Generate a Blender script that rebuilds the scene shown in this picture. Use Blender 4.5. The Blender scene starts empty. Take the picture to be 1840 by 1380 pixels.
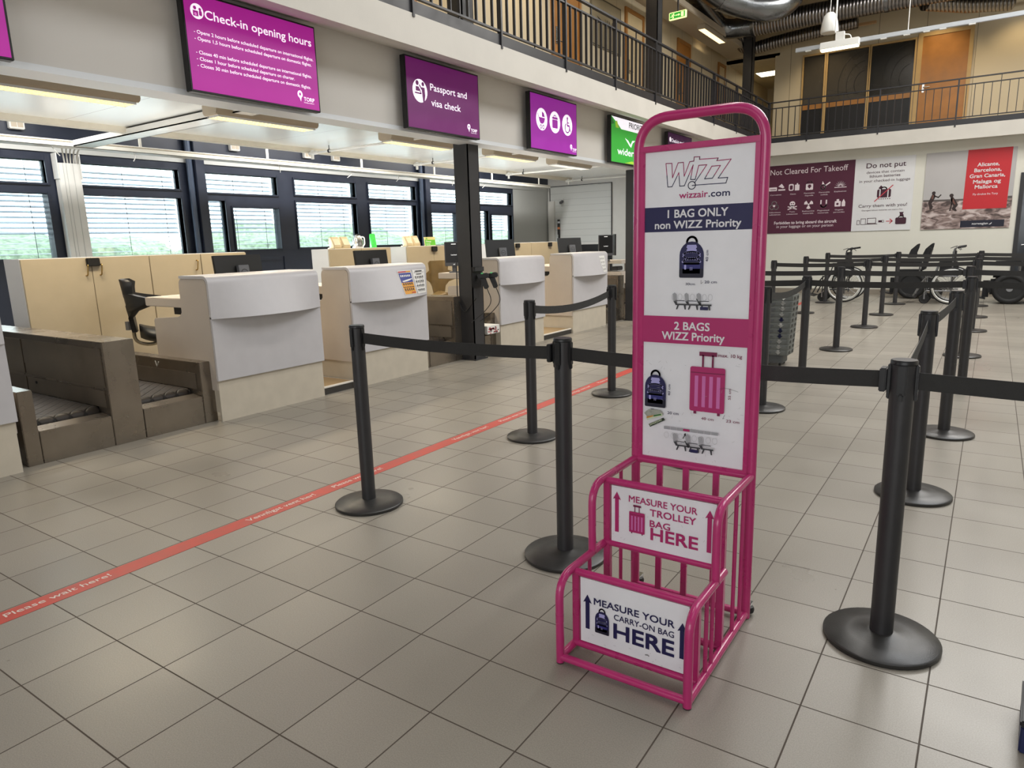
import bpy, bmesh, math, random
from mathutils import Vector, Matrix, Quaternion
from mathutils.geometry import tessellate_polygon
R_ = random.Random(7)
SC = bpy.context.scene
COL = SC.collection
PI = math.pi

# ---------------------------------------------------------------- camera
cam_d = bpy.data.cameras.new('camera'); cam = bpy.data.objects.new('camera', cam_d); COL.objects.link(cam)
rot = Matrix(((0.82708682, -0.09081928, 0.55468843), (0.56137662, 0.18262487, -0.80715826), (-0.02799437, 0.97897907, 0.20203044)))
cam.matrix_world = Matrix.Translation((1.5412188, -1.3330191, 1.3485467)) @ rot.to_4x4()
cam_d.sensor_fit = 'HORIZONTAL'; cam_d.sensor_width = 36; cam_d.lens = 24.387
cam_d.clip_start = .05; cam_d.clip_end = 300
SC.camera = cam
# ---------------------------------------------------------------- world, exposure
SC.view_settings.view_transform = 'Standard'; SC.view_settings.look = 'None'
SC.view_settings.gamma = 1; SC.view_settings.use_curve_mapping = False
SC.view_settings.exposure = 0.0
wd = bpy.data.worlds.new('sky'); SC.world = wd; wd.use_nodes = True
bg = wd.node_tree.nodes['Background']
bg.inputs['Color'].default_value = (.90, .95, 1.0, 1); bg.inputs['Strength'].default_value = 7.0

def area(name, loc, size, power, col, rot=(0, 0, 0)):
    d = bpy.data.lights.new(name, 'AREA'); d.shape = 'RECTANGLE'; d.size, d.size_y = size
    d.energy = power; d.color = col
    o = bpy.data.objects.new(name, d); COL.objects.link(o); o.location = loc; o.rotation_euler = rot
    return o
# skylights of the hall, above and behind the viewer (lights point down by default)
area('skylight_near', (3.6, -1.5, 6.3), (4.0, 5.0), 80, (.95, .97, 1.0))
area('skylight_mid', (3.2, 5.5, 6.3), (4.0, 4.0), 310, (.96, .98, 1.0))
area('skylight_far', (2.6, 11.0, 6.3), (4.0, 3.0), 480, (1.0, .97, .92))
area('hall_lamp_row', (-.4, 6.6, 6.35), (.5, 13.0), 215, (1.0, .96, .90))
for y in (1.5, 6.5, 11.5): area('void_fill_light', (-7.55, y, 3.3), (.25, 3.6), 120, (1.0, .97, .93))
# unseen fill light added behind the viewer to brighten upright faces
area('rear_fill_light', (2.2, -6.8, 2.3), (6.0, 2.6), 190, (.96, .98, 1.0), (PI / 2, 0, 0))
# warm downlights over the galleries
def spot(name, loc, tgt, power, col, ang=1.3):
    d = bpy.data.lights.new(name, 'SPOT'); d.energy = power; d.color = col; d.spot_size = ang; d.spot_blend = .8; d.shadow_soft_size = .12
    o = bpy.data.objects.new(name, d); COL.objects.link(o); o.location = loc
    o.rotation_euler = (Vector(tgt) - Vector(loc)).to_track_quat('-Z', 'Y').to_euler()
WARM = (1.0, .78, .48)
for y in (4.6, 7.2, 9.8, 12.2, 14.6):
    spot('gallery_downlight', (-3.55, y, 5.75), (-4.1, y + .2, 3.3), 85, WARM, 1.9)
for x in (-1.9, .25, 1.7, 3.2):
    spot('gallery_downlight', (x, 15.95, 5.75), (x, 16.6, 3.6), 50, WARM, 1.7)

# ---------------------------------------------------------------- materials
def lin(c):
    c /= 255
    return c / 12.92 if c <= .04045 else ((c + .055) / 1.055) ** 2.4
def rgb(h):
    return (lin(int(h[0:2], 16)), lin(int(h[2:4], 16)), lin(int(h[4:6], 16)), 1)
_M = {}
def mat(name, h, rough=.5, metal=0.0, var=.06, scale=6.0, bump=0.0, bscale=60.0, spec=.5, coat=0.0, emit=0.0, rvar=.05):
    if name in _M: return _M[name]
    m = bpy.data.materials.new(name); m.use_nodes = True; nt = m.node_tree; N = nt.nodes; L = nt.links
    p = N['Principled BSDF']
    tc = N.new('ShaderNodeTexCoord'); no = N.new('ShaderNodeTexNoise'); no.inputs['Scale'].default_value = scale
    no.inputs['Detail'].default_value = 3
    L.new(tc.outputs['Object'], no.inputs['Vector'])
    mr = N.new('ShaderNodeMapRange'); mr.inputs['From Min'].default_value = .3; mr.inputs['From Max'].default_value = .7
    mr.inputs['To Min'].default_value = 1 - var; mr.inputs['To Max'].default_value = 1 + var * .5
    L.new(no.outputs['Fac'], mr.inputs['Value'])
    hs = N.new('ShaderNodeHueSaturation'); hs.inputs['Color'].default_value = rgb(h)
    L.new(mr.outputs['Result'], hs.inputs['Value']); L.new(hs.outputs['Color'], p.inputs['Base Color'])
    p.inputs['Metallic'].default_value = metal
    p.inputs['Specular IOR Level'].default_value = spec; p.inputs['Coat Weight'].default_value = coat
    m2 = N.new('ShaderNodeMapRange'); m2.inputs['From Min'].default_value = .3; m2.inputs['From Max'].default_value = .7
    m2.inputs['To Min'].default_value = max(0, rough - rvar); m2.inputs['To Max'].default_value = min(1, rough + rvar)
    L.new(no.outputs['Fac'], m2.inputs['Value']); L.new(m2.outputs['Result'], p.inputs['Roughness'])
    if bump:
        n2 = N.new('ShaderNodeTexNoise'); n2.inputs['Scale'].default_value = bscale; L.new(tc.outputs['Object'], n2.inputs['Vector'])
        b = N.new('ShaderNodeBump'); b.inputs['Strength'].default_value = bump; b.inputs['Distance'].default_value = .004
        L.new(n2.outputs['Fac'], b.inputs['Height']); L.new(b.outputs['Normal'], p.inputs['Normal'])
    if emit:
        L.new(hs.outputs['Color'], p.inputs['Emission Color']); p.inputs['Emission Strength'].default_value = emit
    _M[name] = m; return m
def glow(name, h, strength):
    if name in _M: return _M[name]
    m = mat(name, h, rough=.4, var=.02, emit=strength); return m

# ---------------------------------------------------------------- mesh helpers
class MB:
    def __init__(s): s.v = []; s.f = []; s.m = []
    def add(s, vs, fs, m=0):
        b = len(s.v); s.v += [tuple(v) for v in vs]
        for f in fs: s.f.append([b + i for i in f]); s.m.append(m)
        return s
    def box(s, a, b, m=0):
        (x0, y0, z0), (x1, y1, z1) = a, b
        x0, x1 = sorted((x0, x1)); y0, y1 = sorted((y0, y1)); z0, z1 = sorted((z0, z1))
        return s.add([(x0, y0, z0), (x1, y0, z0), (x1, y1, z0), (x0, y1, z0), (x0, y0, z1), (x1, y0, z1), (x1, y1, z1), (x0, y1, z1)],
                     [(3, 2, 1, 0), (4, 5, 6, 7), (0, 1, 5, 4), (1, 2, 6, 5), (2, 3, 7, 6), (3, 0, 4, 7)], m)
    def obox(s, c, size, M, m=0):
        hx, hy, hz = (k / 2 for k in size); c = Vector(c)
        vs = [c + M @ Vector((x * hx, y * hy, z * hz)) for z in (-1, 1) for x, y in ((-1, -1), (1, -1), (1, 1), (-1, 1))]
        return s.add(vs, [(3, 2, 1, 0), (4, 5, 6, 7), (0, 1, 5, 4), (1, 2, 6, 5), (2, 3, 7, 6), (3, 0, 4, 7)], m)
    def bar(s, p0, p1, w, h, m=0, up=(0, 0, 1)):
        p0 = Vector(p0); p1 = Vector(p1); d = (p1 - p0); L = d.length; d.normalize(); u = Vector(up)
        if abs(d.dot(u)) > .95: u = Vector((0, 1, 0))
        r = d.cross(u).normalized(); u = r.cross(d)
        return s.obox((p0 + p1) / 2, (w, L, h), Matrix((r, d, u)).transposed(), m)
    def tube(s, path, r, n=10, m=0, closed=False, caps=True):
        P = [Vector(p) for p in path]; k = len(P); rings = []
        rr = r if isinstance(r, (list, tuple)) else [r] * k
        t0 = (P[1] - P[0]).normalized(); a = Vector((0, 0, 1)) if abs(t0.z) < .9 else Vector((1, 0, 0))
        nrm = t0.cross(a).normalized()
        for i in range(k):
            if closed: t = (P[(i + 1) % k] - P[i - 1])
            else: t = P[min(i + 1, k - 1)] - P[max(i - 1, 0)]
            if t.length < 1e-9: t = t0
            t = t.normalized()
            nrm = (nrm - t * nrm.dot(t)).normalized(); b = t.cross(nrm)
            rings.append([P[i] + (nrm * math.cos(2 * PI * j / n) + b * math.sin(2 * PI * j / n)) * rr[i] for j in range(n)])
        vs = [v for R in rings for v in R]; fs = []
        for i in range(k if closed else k - 1):
            a0 = i * n; b0 = ((i + 1) % k) * n
            for j in range(n): fs.append((a0 + j, a0 + (j + 1) % n, b0 + (j + 1) % n, b0 + j))
        if caps and not closed: fs.append(tuple(range(n))[::-1]); fs.append(tuple((k - 1) * n + j for j in range(n)))
        return s.add(vs, fs, m)
    def cyl(s, p0, p1, r, n=16, m=0, r2=None):
        return s.tube([p0, p1], [r, r if r2 is None else r2], n, m)
    def lathe(s, prof, c=(0, 0, 0), n=32, m=0):
        vs = []; fs = []; k = len(prof)
        for j in range(n):
            a = 2 * PI * j / n
            for r, z in prof: vs.append((c[0] + r * math.cos(a), c[1] + r * math.sin(a), c[2] + z))
        for j in range(n):
            for i in range(k - 1):
                fs.append((j * k + i, ((j + 1) % n) * k + i, ((j + 1) % n) * k + i + 1, j * k + i + 1))
        return s.add(vs, fs, m)
    def prism(s, pts, ax, a0, a1, m=0):
        f = {'x': lambda p, a: (a, p[0], p[1]), 'y': lambda p, a: (p[0], a, p[1]), 'z': lambda p, a: (p[0], p[1], a)}[ax]
        k = len(pts); vs = [f(p, a0) for p in pts] + [f(p, a1) for p in pts]
        fs = [tuple(range(k))[::-1], tuple(range(k, 2 * k))] + [(i, (i + 1) % k, k + (i + 1) % k, k + i) for i in range(k)]
        return s.add(vs, fs, m)
    def loft(s, rings, m=0, closed=True, caps=True):
        k = len(rings[0]); vs = [v for r in rings for v in r]; fs = []
        for i in range(len(rings) - 1):
            for j in range(k if closed else k - 1):
                fs.append((i * k + j, i * k + (j + 1) % k, (i + 1) * k + (j + 1) % k, (i + 1) * k + j))
        if caps and closed: fs.append(tuple(range(k))[::-1]); fs.append(tuple((len(rings) - 1) * k + j for j in range(k)))
        return s.add(vs, fs, m)
    def build(s, name, mats, parent=None, loc=None, bevel=0, smooth=40, seg=2):
        me = bpy.data.meshes.new(name); me.from_pydata(s.v, [], s.f)
        if not isinstance(mats, (list, tuple)): mats = [mats]
        for m in mats: me.materials.append(m)
        me.polygons.foreach_set('material_index', s.m)
        bm = bmesh.new(); bm.from_mesh(me)
        bmesh.ops.recalc_face_normals(bm, faces=bm.faces)
        if bevel:
            ed = [e for e in bm.edges if len(e.link_faces) == 2 and e.calc_face_angle(0) > .5]
            bmesh.ops.bevel(bm, geom=ed, offset=bevel, segments=seg, affect='EDGES', clamp_overlap=True)
        bm.to_mesh(me); bm.free()
        if smooth:
            me.polygons.foreach_set('use_smooth', [True] * len(me.polygons))
            me.set_sharp_from_angle(angle=math.radians(smooth))
        o = bpy.data.objects.new(name, me); COL.objects.link(o)
        if parent: o.parent = parent
        if loc: o.location = loc
        return o
def tag(o, label, cat=None, group=None, kind=None):
    if label: o['label'] = label
    if cat: o['category'] = cat
    if group: o['group'] = group
    if kind: o['kind'] = kind
    return o
def thing(name, label, cat, loc=(0, 0, 0), rz=0, group=None, kind=None):
    o = bpy.data.objects.new(name, None); COL.objects.link(o); o.location = loc; o.rotation_euler = (0, 0, rz)
    o.empty_display_size = .1
    return tag(o, label, cat, group, kind)
def struct(mb, name, mats, label, cat, **k):
    return tag(mb.build(name, mats, **k), label, cat, None, 'structure')
_kids = {}
def copy_tree(o, loc=None, rz=None, label=None, parent=None):
    c = o.copy(); COL.objects.link(c)
    if parent: c.parent = parent
    if loc is not None: c.location = loc
    if rz is not None: c.rotation_euler = (0, 0, rz)
    if label: c['label'] = label
    for ch in [k for k in bpy.data.objects if k.parent == o]: copy_tree(ch, parent=c)
    return c
def fillet(pts, r, n=6):
    P = [Vector(p) for p in pts]; out = [P[0]]
    for i in range(1, len(P) - 1):
        a = (P[i - 1] - P[i]); b = (P[i + 1] - P[i]); ra = min(r, a.length * .49, b.length * .49)
        a.normalize(); b.normalize()
        p0 = P[i] + a * ra; p1 = P[i] + b * ra
        for k in range(n + 1):
            t = k / n; q = (p0 * (1 - t) ** 2 + P[i] * 2 * t * (1 - t) + p1 * t * t); out.append(q)
    out.append(P[-1]); return out
def arc(cx, cy, r, a0, a1, n=8):
    return [(cx + r * math.cos(math.radians(a0 + (a1 - a0) * i / n)), cy + r * math.sin(math.radians(a0 + (a1 - a0) * i / n))) for i in range(n + 1)]
def rrect(x0, y0, x1, y1, r, n=4):
    return arc(x1 - r, y0 + r, r, -90, 0, n) + arc(x1 - r, y1 - r, r, 0, 90, n) + arc(x0 + r, y1 - r, r, 90, 180, n) + arc(x0 + r, y0 + r, r, 180, 270, n)

# flat printing on a surface: origin O, directions U (right) and V (up) as seen by the reader
_TX = {}
def text_mesh(s, bold):
    k = s
    if k not in _TX:
        cu = bpy.data.curves.new('t', 'FONT'); cu.body = s; cu.resolution_u = 3; cu.size = 1
        ob = bpy.data.objects.new('t', cu); COL.objects.link(ob)
        me = bpy.data.meshes.new_from_object(ob)
        _TX[k] = ([(v.co.x, v.co.y) for v in me.vertices], [tuple(p.vertices) for p in me.polygons])
        bpy.data.objects.remove(ob); bpy.data.curves.remove(cu); bpy.data.meshes.remove(me)
    return _TX[k]
def cap_h(bold):
    vs, _ = text_mesh('H', bold); ys = [v[1] for v in vs]; return min(ys), max(ys) - min(ys)
class Print:
    def __init__(s, O, U, V, eps=.0007):
        s.O, s.U, s.V = Vector(O), Vector(U), Vector(V); s.N = s.U.cross(s.V); s.mb = MB(); s.mats = []; s.eps = eps; s.layer = 1
    def mi(s, m):
        if m not in s.mats: s.mats.append(m)
        return s.mats.index(m)
    def P(s, u, v): return s.O + s.U * u + s.V * v + s.N * (s.eps * s.layer)
    def up(s): s.layer += 1; return s
    def raw(s, vs, fs, m): s.mb.add([s.P(*v) for v in vs], fs, s.mi(m)); return s
    def poly(s, pts, m):
        tri = tessellate_polygon([[Vector((p[0], p[1], 0)) for p in pts]])
        return s.raw(pts, [tuple(t) for t in tri], m)
    def rect(s, u0, v0, u1, v1, m): return s.raw([(u0, v0), (u1, v0), (u1, v1), (u0, v1)], [(0, 1, 2, 3)], m)
    def rr(s, u0, v0, u1, v1, r, m): return s.poly(rrect(u0, v0, u1, v1, r), m)
    def ell(s, u, v, ru, rv, m, n=24): return s.raw([(u + ru * math.cos(2 * PI * i / n), v + rv * math.sin(2 * PI * i / n)) for i in range(n)], [tuple(range(n))], m)
    def circ(s, u, v, r, m, n=24): return s.ell(u, v, r, r, m, n)
    def line(s, pts, w, m, closed=False):
        k = len(pts)
        for i in range(k if closed else k - 1):
            a = Vector(pts[i]); b = Vector(pts[(i + 1) % k]); d = b - a
            if d.length < 1e-9: continue
            d.normalize(); n = Vector((-d.y, d.x)) * w / 2; e = d * w * .4
            s.raw([a - n - e, b - n + e, b + n + e, a + n - e], [(0, 1, 2, 3)], m)
        return s
    def ring(s, u, v, ru, rv, w, m, a0=0, a1=360, n=24):
        f = [(u + ru * math.cos(math.radians(a0 + (a1 - a0) * i / n)), v + rv * math.sin(math.radians(a0 + (a1 - a0) * i / n))) for i in range(n + 1)]
        return s.line(f, w, m)
    def text(s, t, u, v, w, h, m, bold=0.0, align='l', rot=0):
        vs, fs = text_mesh(t, bold); zb, ch = cap_h(bold)
        x0 = min(p[0] for p in vs); x1 = max(p[0] for p in vs)
        sy = h / ch; sx = sy if w is None else w / (x1 - x0); W = (x1 - x0) * sx
        du = {'l': 0, 'c': -W / 2, 'r': -W}[align]; c, sn = math.cos(math.radians(rot)), math.sin(math.radians(rot))
        o = bold * .75 * sy
        L0 = s.layer
        for ci, (ou, ov) in enumerate([(0, 0)] if bold <= 0 else [(-o, -o), (o, -o), (o, o), (-o, o)]):
            q = []
            for x, y in vs:
                a = (x - x0) * sx + du + ou; b = y * sy + ov; q.append((u + a * c - b * sn, v + a * sn + b * c))
            s.layer = L0 + ci * .12; s.raw(q, fs, m)
        s.layer = L0; return s
    def done(s, name, parent, label=None):
        o = s.mb.build(name, s.mats, parent, smooth=0)
        if label: o['label'] = label
        return o
# ================================================================ the setting
XW, YE = -8.65, 15.5          # window wall, end wall
def floor_mat():
    m = bpy.data.materials.new('floor tiles'); m.use_nodes = True; nt = m.node_tree; N = nt.nodes; L = nt.links; p = N['Principled BSDF']
    tc = N.new('ShaderNodeTexCoord')
    br = N.new('ShaderNodeTexBrick'); br.offset = 0; br.squash = 1; br.offset_frequency = 1
    br.inputs['Scale'].default_value = 1; br.inputs['Brick Width'].default_value = .3; br.inputs['Row Height'].default_value = .3
    br.inputs['Mortar Size'].default_value = .0026; br.inputs['Mortar Smooth'].default_value = .3
    br.inputs['Color1'].default_value = rgb('989287'); br.inputs['Color2'].default_value = rgb('8F897F'); br.inputs['Mortar'].default_value = rgb('4A4036')
    L.new(tc.outputs['Object'], br.inputs['Vector'])
    sp = N.new('ShaderNodeTexNoise'); sp.inputs['Scale'].default_value = 260; sp.inputs['Detail'].default_value = 2; L.new(tc.outputs['Object'], sp.inputs['Vector'])
    cl = N.new('ShaderNodeTexNoise'); cl.inputs['Scale'].default_value = 1.1; cl.inputs['Detail'].default_value = 5; L.new(tc.outputs['Object'], cl.inputs['Vector'])
    def rng(src, lo, hi, a=.3, b=.7):
        r = N.new('ShaderNodeMapRange'); r.inputs['From Min'].default_value = a; r.inputs['From Max'].default_value = b
        r.inputs['To Min'].default_value = lo; r.inputs['To Max'].default_value = hi; L.new(src, r.inputs['Value']); return r.outputs['Result']
    mu = N.new('ShaderNodeMath'); mu.operation = 'MULTIPLY'
    L.new(rng(sp.outputs['Fac'], .86, 1.1), mu.inputs[0]); L.new(rng(cl.outputs['Fac'], .93, 1.05), mu.inputs[1])
    hs = N.new('ShaderNodeHueSaturation'); L.new(br.outputs['Color'], hs.inputs['Color']); L.new(mu.outputs[0], hs.inputs['Value'])
    L.new(hs.outputs['Color'], p.inputs['Base Color'])
    ad = N.new('ShaderNodeMath'); ad.operation = 'ADD'
    L.new(rng(cl.outputs['Fac'], .26, .40), ad.inputs[0])
    ms = N.new('ShaderNodeMath'); ms.operation = 'MULTIPLY'; ms.inputs[1].default_value = .4; L.new(br.outputs['Fac'], ms.inputs[0]); L.new(ms.outputs[0], ad.inputs[1])
    L.new(ad.outputs[0], p.inputs['Roughness'])
    b1 = N.new('ShaderNodeBump'); b1.invert = True; b1.inputs['Strength'].default_value = .5; b1.inputs['Distance'].default_value = .002; L.new(br.outputs['Fac'], b1.inputs['Height'])
    b2 = N.new('ShaderNodeBump'); b2.inputs['Strength'].default_value = .08; b2.inputs['Distance'].default_value = .002; L.new(sp.outputs['Fac'], b2.inputs['Height']); L.new(b1.outputs['Normal'], b2.inputs['Normal'])
    L.new(b2.outputs['Normal'], p.inputs['Normal'])
    return m
def panel_mat(name, h, seam, pitch, axis=0, rough=.5, w=.004, vert=0):
    """painted panels with thin seams every `pitch` metres along one object axis (and `vert` along z)"""
    m = bpy.data.materials.new(name); m.use_nodes = True; nt = m.node_tree; N = nt.nodes; L = nt.links; p = N['Principled BSDF']
    tc = N.new('ShaderNodeTexCoord'); se = N.new('ShaderNodeSeparateXYZ'); L.new(tc.outputs['Object'], se.inputs[0])
    def seamf(out, pt):
        a = N.new('ShaderNodeMath'); a.operation = 'PINGPONG'; a.inputs[1].default_value = pt / 2; L.new(out, a.inputs[0])
        b = N.new('ShaderNodeMath'); b.operation = 'LESS_THAN'; b.inputs[1].default_value = w / 2; L.new(a.outputs[0], b.inputs[0]); return b.outputs[0]
    f = seamf(se.outputs[axis], pitch)
    if vert:
        mx = N.new('ShaderNodeMath'); mx.operation = 'MAXIMUM'; L.new(f, mx.inputs[0]); L.new(seamf(se.outputs[2 if axis != 2 else 0], vert), mx.inputs[1]); f = mx.outputs[0]
    no = N.new('ShaderNodeTexNoise'); no.inputs['Scale'].default_value = 1.5; L.new(tc.outputs['Object'], no.inputs['Vector'])
    mr = N.new('ShaderNodeMapRange'); mr.inputs['To Min'].default_value = .95; mr.inputs['To Max'].default_value = 1.04; L.new(no.outputs['Fac'], mr.inputs['Value'])
    mix = N.new('ShaderNodeMix'); mix.data_type = 'RGBA'; mix.inputs[6].default_value = rgb(h); mix.inputs[7].default_value = rgb(seam); L.new(f, mix.inputs[0])
    hs = N.new('ShaderNodeHueSaturation'); L.new(mix.outputs[2], hs.inputs['Color']); L.new(mr.outputs['Result'], hs.inputs['Value'])
    L.new(hs.outputs['Color'], p.inputs['Base Color']); p.inputs['Roughness'].default_value = rough
    return m
def glass_mat(name, tint, gl=.1):
    m = bpy.data.materials.new(name); m.use_nodes = True; nt = m.node_tree; N = nt.nodes; L = nt.links
    N.remove(N['Principled BSDF']); t = N.new('ShaderNodeBsdfTransparent'); t.inputs['Color'].default_value = rgb(tint)
    g = N.new('ShaderNodeBsdfGlossy'); g.inputs['Roughness'].default_value = .02
    lw = N.new('ShaderNodeLayerWeight'); pw = N.new('ShaderNodeMath'); pw.operation = 'POWER'; pw.inputs[1].default_value = 4; L.new(lw.outputs['Facing'], pw.inputs[0])
    fr = N.new('ShaderNodeMath'); fr.operation = 'MULTIPLY_ADD'; fr.inputs[1].default_value = .6; fr.inputs[2].default_value = gl * .4; L.new(pw.outputs[0], fr.inputs[0]); mx = N.new('ShaderNodeMixShader')
    L.new(fr.outputs[0], mx.inputs[0]); L.new(t.outputs[0], mx.inputs[1]); L.new(g.outputs[0], mx.inputs[2]); L.new(mx.outputs[0], N['Material Output'].inputs[0]); return m

m_navy = mat('navy window frame', '262C3B', .38, var=.1)
m_white = mat('white paint', 'DADAD6', .5, var=.03)
m_wall = mat('cream wall paint', 'DCDACF', .6, var=.03, scale=2)
m_signwall = mat('grey panel wall', 'DAD6D0', .55, var=.03, scale=2)
m_conc = mat('painted concrete', 'D2CEC6', .6, var=.05, scale=3, bump=.1)
m_soffit = mat('concrete soffit', 'A79C95', .8, var=.12, scale=3, bump=.15)
m_dark = mat('charcoal steel', '2E2E31', .45, var=.08)
m_black = mat('black', '141416', .5, var=.1)
m_greywall = mat('grey wall paint', 'B9BBB8', .6, var=.03, scale=2)
m_chrome = mat('chrome', 'C8C8C8', .2, 1.0, var=.02)
m_steel = mat('brushed steel', '8E857A', .28, .85, var=.12, scale=5, rvar=.03)
m_steel_d = mat('worn steel side', '7C7368', .38, .6, var=.15, scale=6, rvar=.03)

struct(MB().box((-9.3, -7, -.12), (8.2, 20.5, 0)), 'floor', floor_mat(), 'grey square tiled terminal floor with dark grout', 'floor', smooth=0)

# window wall with its openings
WIN = [  # openings (y0,y1,z0,z1)
    [(1.45, 2.985, 1.30, 2.115), (1.45, 3.01, 2.25, 2.53)],
    [(3.375, 4.82, 1.30, 2.115), (3.375, 4.82, 2.25, 2.525)],
    [(5.20, 5.555, 1.30, 2.10), (5.685, 6.565, 1.33, 2.0), (5.20, 6.58, 2.225, 2.515)],
    [(6.95, 8.377, 1.34, 2.125), (6.95, 8.377, 2.25, 2.51)],
    [(8.72, 10.09, 1.34, 2.135), (8.72, 10.09, 2.25, 2.52)],
    [(10.57, 11.47, 1.31, 2.0), (10.57, 12.02, 2.235, 2.52)],
    [(12.28, 12.69, 1.30, 2.07), (12.81, 13.70, 1.31, 1.98), (12.15, 13.70, 2.235, 2.52)]]
def holed(y0, y1, z0, z1, holes, x0, x1, m=0, mb=None):
    mb = mb or MB(); ys = sorted({y0, y1, *[h[0] for h in holes], *[h[1] for h in holes]}); zs = sorted({z0, z1, *[h[2] for h in holes], *[h[3] for h in holes]})
    ys = [y for y in ys if y0 <= y <= y1]; zs = [z for z in zs if z0 <= z <= z1]
    for a, b in zip(ys, ys[1:]):
        run = None
        for c, d in zip(zs, zs[1:]):
            cy, cz = (a + b) / 2, (c + d) / 2
            solid = not any(h[0] < cy < h[1] and h[2] < cz < h[3] for h in holes)
            if solid: run = (run[0], d) if run else (c, d)
            elif run: mb.box((x0, a, run[0]), (x1, b, run[1]), m); run = None
        if run: mb.box((x0, a, run[0]), (x1, b, run[1]), m)
    return mb
allh = [h for w in WIN for h in w]
mb = holed(-6, 13.78, 0, 2.64, allh, XW - .14, XW)
mb.box((XW - .14, 13.78, 0), (XW, YE, 2.64), 1)
mb.box((XW - .16, -6, 2.64), (XW + .02, YE, 2.81), 1)
mb.box((XW - .16, -6, 2.81), (XW + .0, YE, 3.35), 0)
struct(mb, 'wall_left', [m_navy, m_greywall], 'navy framed window wall behind the check-in desks', 'wall', smooth=0)
m_glass = glass_mat('window glass', 'EEF6F6')
m_slat = mat('pale blind slats', '98A2B0', .45, var=.03)
m_cord = mat('blind cord', '55585C', .7)
wlab = ['leftmost window, cut by the photo edge', 'wide window just right of the white cable duct', 'window and glazed door right of the first navy column',
        'wide window right of the glazed door', 'wide window left of the second navy column', 'glazed door left of the dark floor column', 'window and glazed door right of the dark floor column']
for i, w in enumerate(WIN):
    t = thing('window_%d' % (i + 1), 'navy framed ' + wlab[i], 'window', (XW, w[0][0], 0), 0, None, 'structure')
    fr = MB(); gl = MB()
    for (a, b, c, d) in w:
        a -= w[0][0]; b -= w[0][0]; q = .028
        for bx in (((-.1, a - q, c - q), (.022, a, d + q)), ((-.1, b, c - q), (.022, b + q, d + q)), ((-.1, a, c - q), (.022, b, c)), ((-.1, a, d), (.022, b, d + q))): fr.box(*bx)
        gl.box((-.075, a, c), (-.065, b, d))
    if i in (2, 5, 6):   # lower door panels
        a, b = (w[1] if i in (2, 6) else w[0])[:2]; a -= w[0][0]; b -= w[0][0]
        fr.box((0, a - .06, .12), (.02, a - .02, 1.2)); fr.box((0, b + .02, .12), (.02, b + .06, 1.2)); fr.box((0, a, 1.14), (.02, b, 1.2)); fr.box((0, a, .12), (.02, b, .2))
    fr.build('window_frame', m_navy, t, bevel=.004); gl.build('glass_pane', m_glass, t, smooth=0)
# outside venetian blinds, one per pane group
bl = ['behind the leftmost window', 'behind the wide window right of the white duct', 'behind the window and glazed door right of the first navy column', 'behind the wide window in the middle of the row',
      'behind the wide window left of the second navy column', 'behind the glazed door left of the dark floor column', 'behind the last window before the grey wall']
for i, w in enumerate(WIN):
    ya = min(h[0] for h in w) - .05; yb = max(h[1] for h in w) + .05
    t = thing('venetian_blind', 'pale outside venetian blind ' + bl[i], 'blind', (XW - .26, ya, 0), 0, 'outside blinds of the window wall')
    s = MB(); W = yb - ya; z = 2.44; k = 0
    while z > 1.28:
        tl = math.radians(27 if z > 1.62 else 7)
        dx, dz = .036 * math.cos(tl), .036 * math.sin(tl)
        prof = [(-dx, dz), (0, .006), (dx, -dz), (dx, -dz - .0015), (0, .0035), (-dx, dz - .0015)]
        s.prism([(p[0], z + p[1]) for p in prof], 'y', 0, W); z -= .068; k += 1
    s.build('slats', m_slat, t, smooth=30)
    for u in ((.12, .5, .88) if W > 1.2 else (.15, .85)):
        MB().box((.036, u * W - .003, 1.2), (.04, u * W + .003, 2.6)).build('cord', m_cord, t)
    MB().box((-.06, 0, 2.56), (.06, W, 2.66)).build('head_rail', m_greywall, t)
# ground and bushes outside
struct(MB().box((-90, -40, -.6), (-8.85, 70, -.35)), 'ground', mat('outside gravel', 'D8DAD6', .9, var=.15), 'pale ground outside the windows', 'ground', smooth=0)
m_leaf = mat('hedge leaves', '6F8068', .8, var=.6, scale=9, bump=.6, bscale=14)
m_leaf2 = mat('tree leaves', '7C8E70', .8, var=.6, scale=7, bump=.6, bscale=12)
def bush(r, h, seed, m, name, label, loc, group):
    bm = bmesh.new(); bmesh.ops.create_icosphere(bm, subdivisions=4, radius=1); rr = random.Random(seed)
    lob = [(Vector((rr.uniform(-1, 1), rr.uniform(-1, 1), rr.uniform(-.2, 1))).normalized(), rr.uniform(.1, .32)) for _ in range(26)]
    for v in bm.verts:
        n = v.co.normalized(); k = 1 + sum(a * max(0, n.dot(d) - .8) * 5 for d, a in lob) * .6 + rr.uniform(-.05, .05)
        v.co = Vector((n.x * r * k, n.y * r * k, max(-.05, h * .5 + n.z * h * .5 * k)))
    me = bpy.data.meshes.new(name); bm.to_mesh(me); bm.free(); me.materials.append(m)
    o = bpy.data.objects.new(name, me); COL.objects.link(o); o.location = loc; return tag(o, label, 'bush', group)
for i in range(14):
    f = i % 2
    bush(2.35, 1.75 + (i * 37 % 5) * .12 + f * .5, i, m_leaf2 if f else m_leaf, 'bush', 'green bush beyond the window blinds, seen only through slats', (-21 - f * 9, -8 + i * 3.8 + f * 3, -.35), 'bushes outside the windows')

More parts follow.
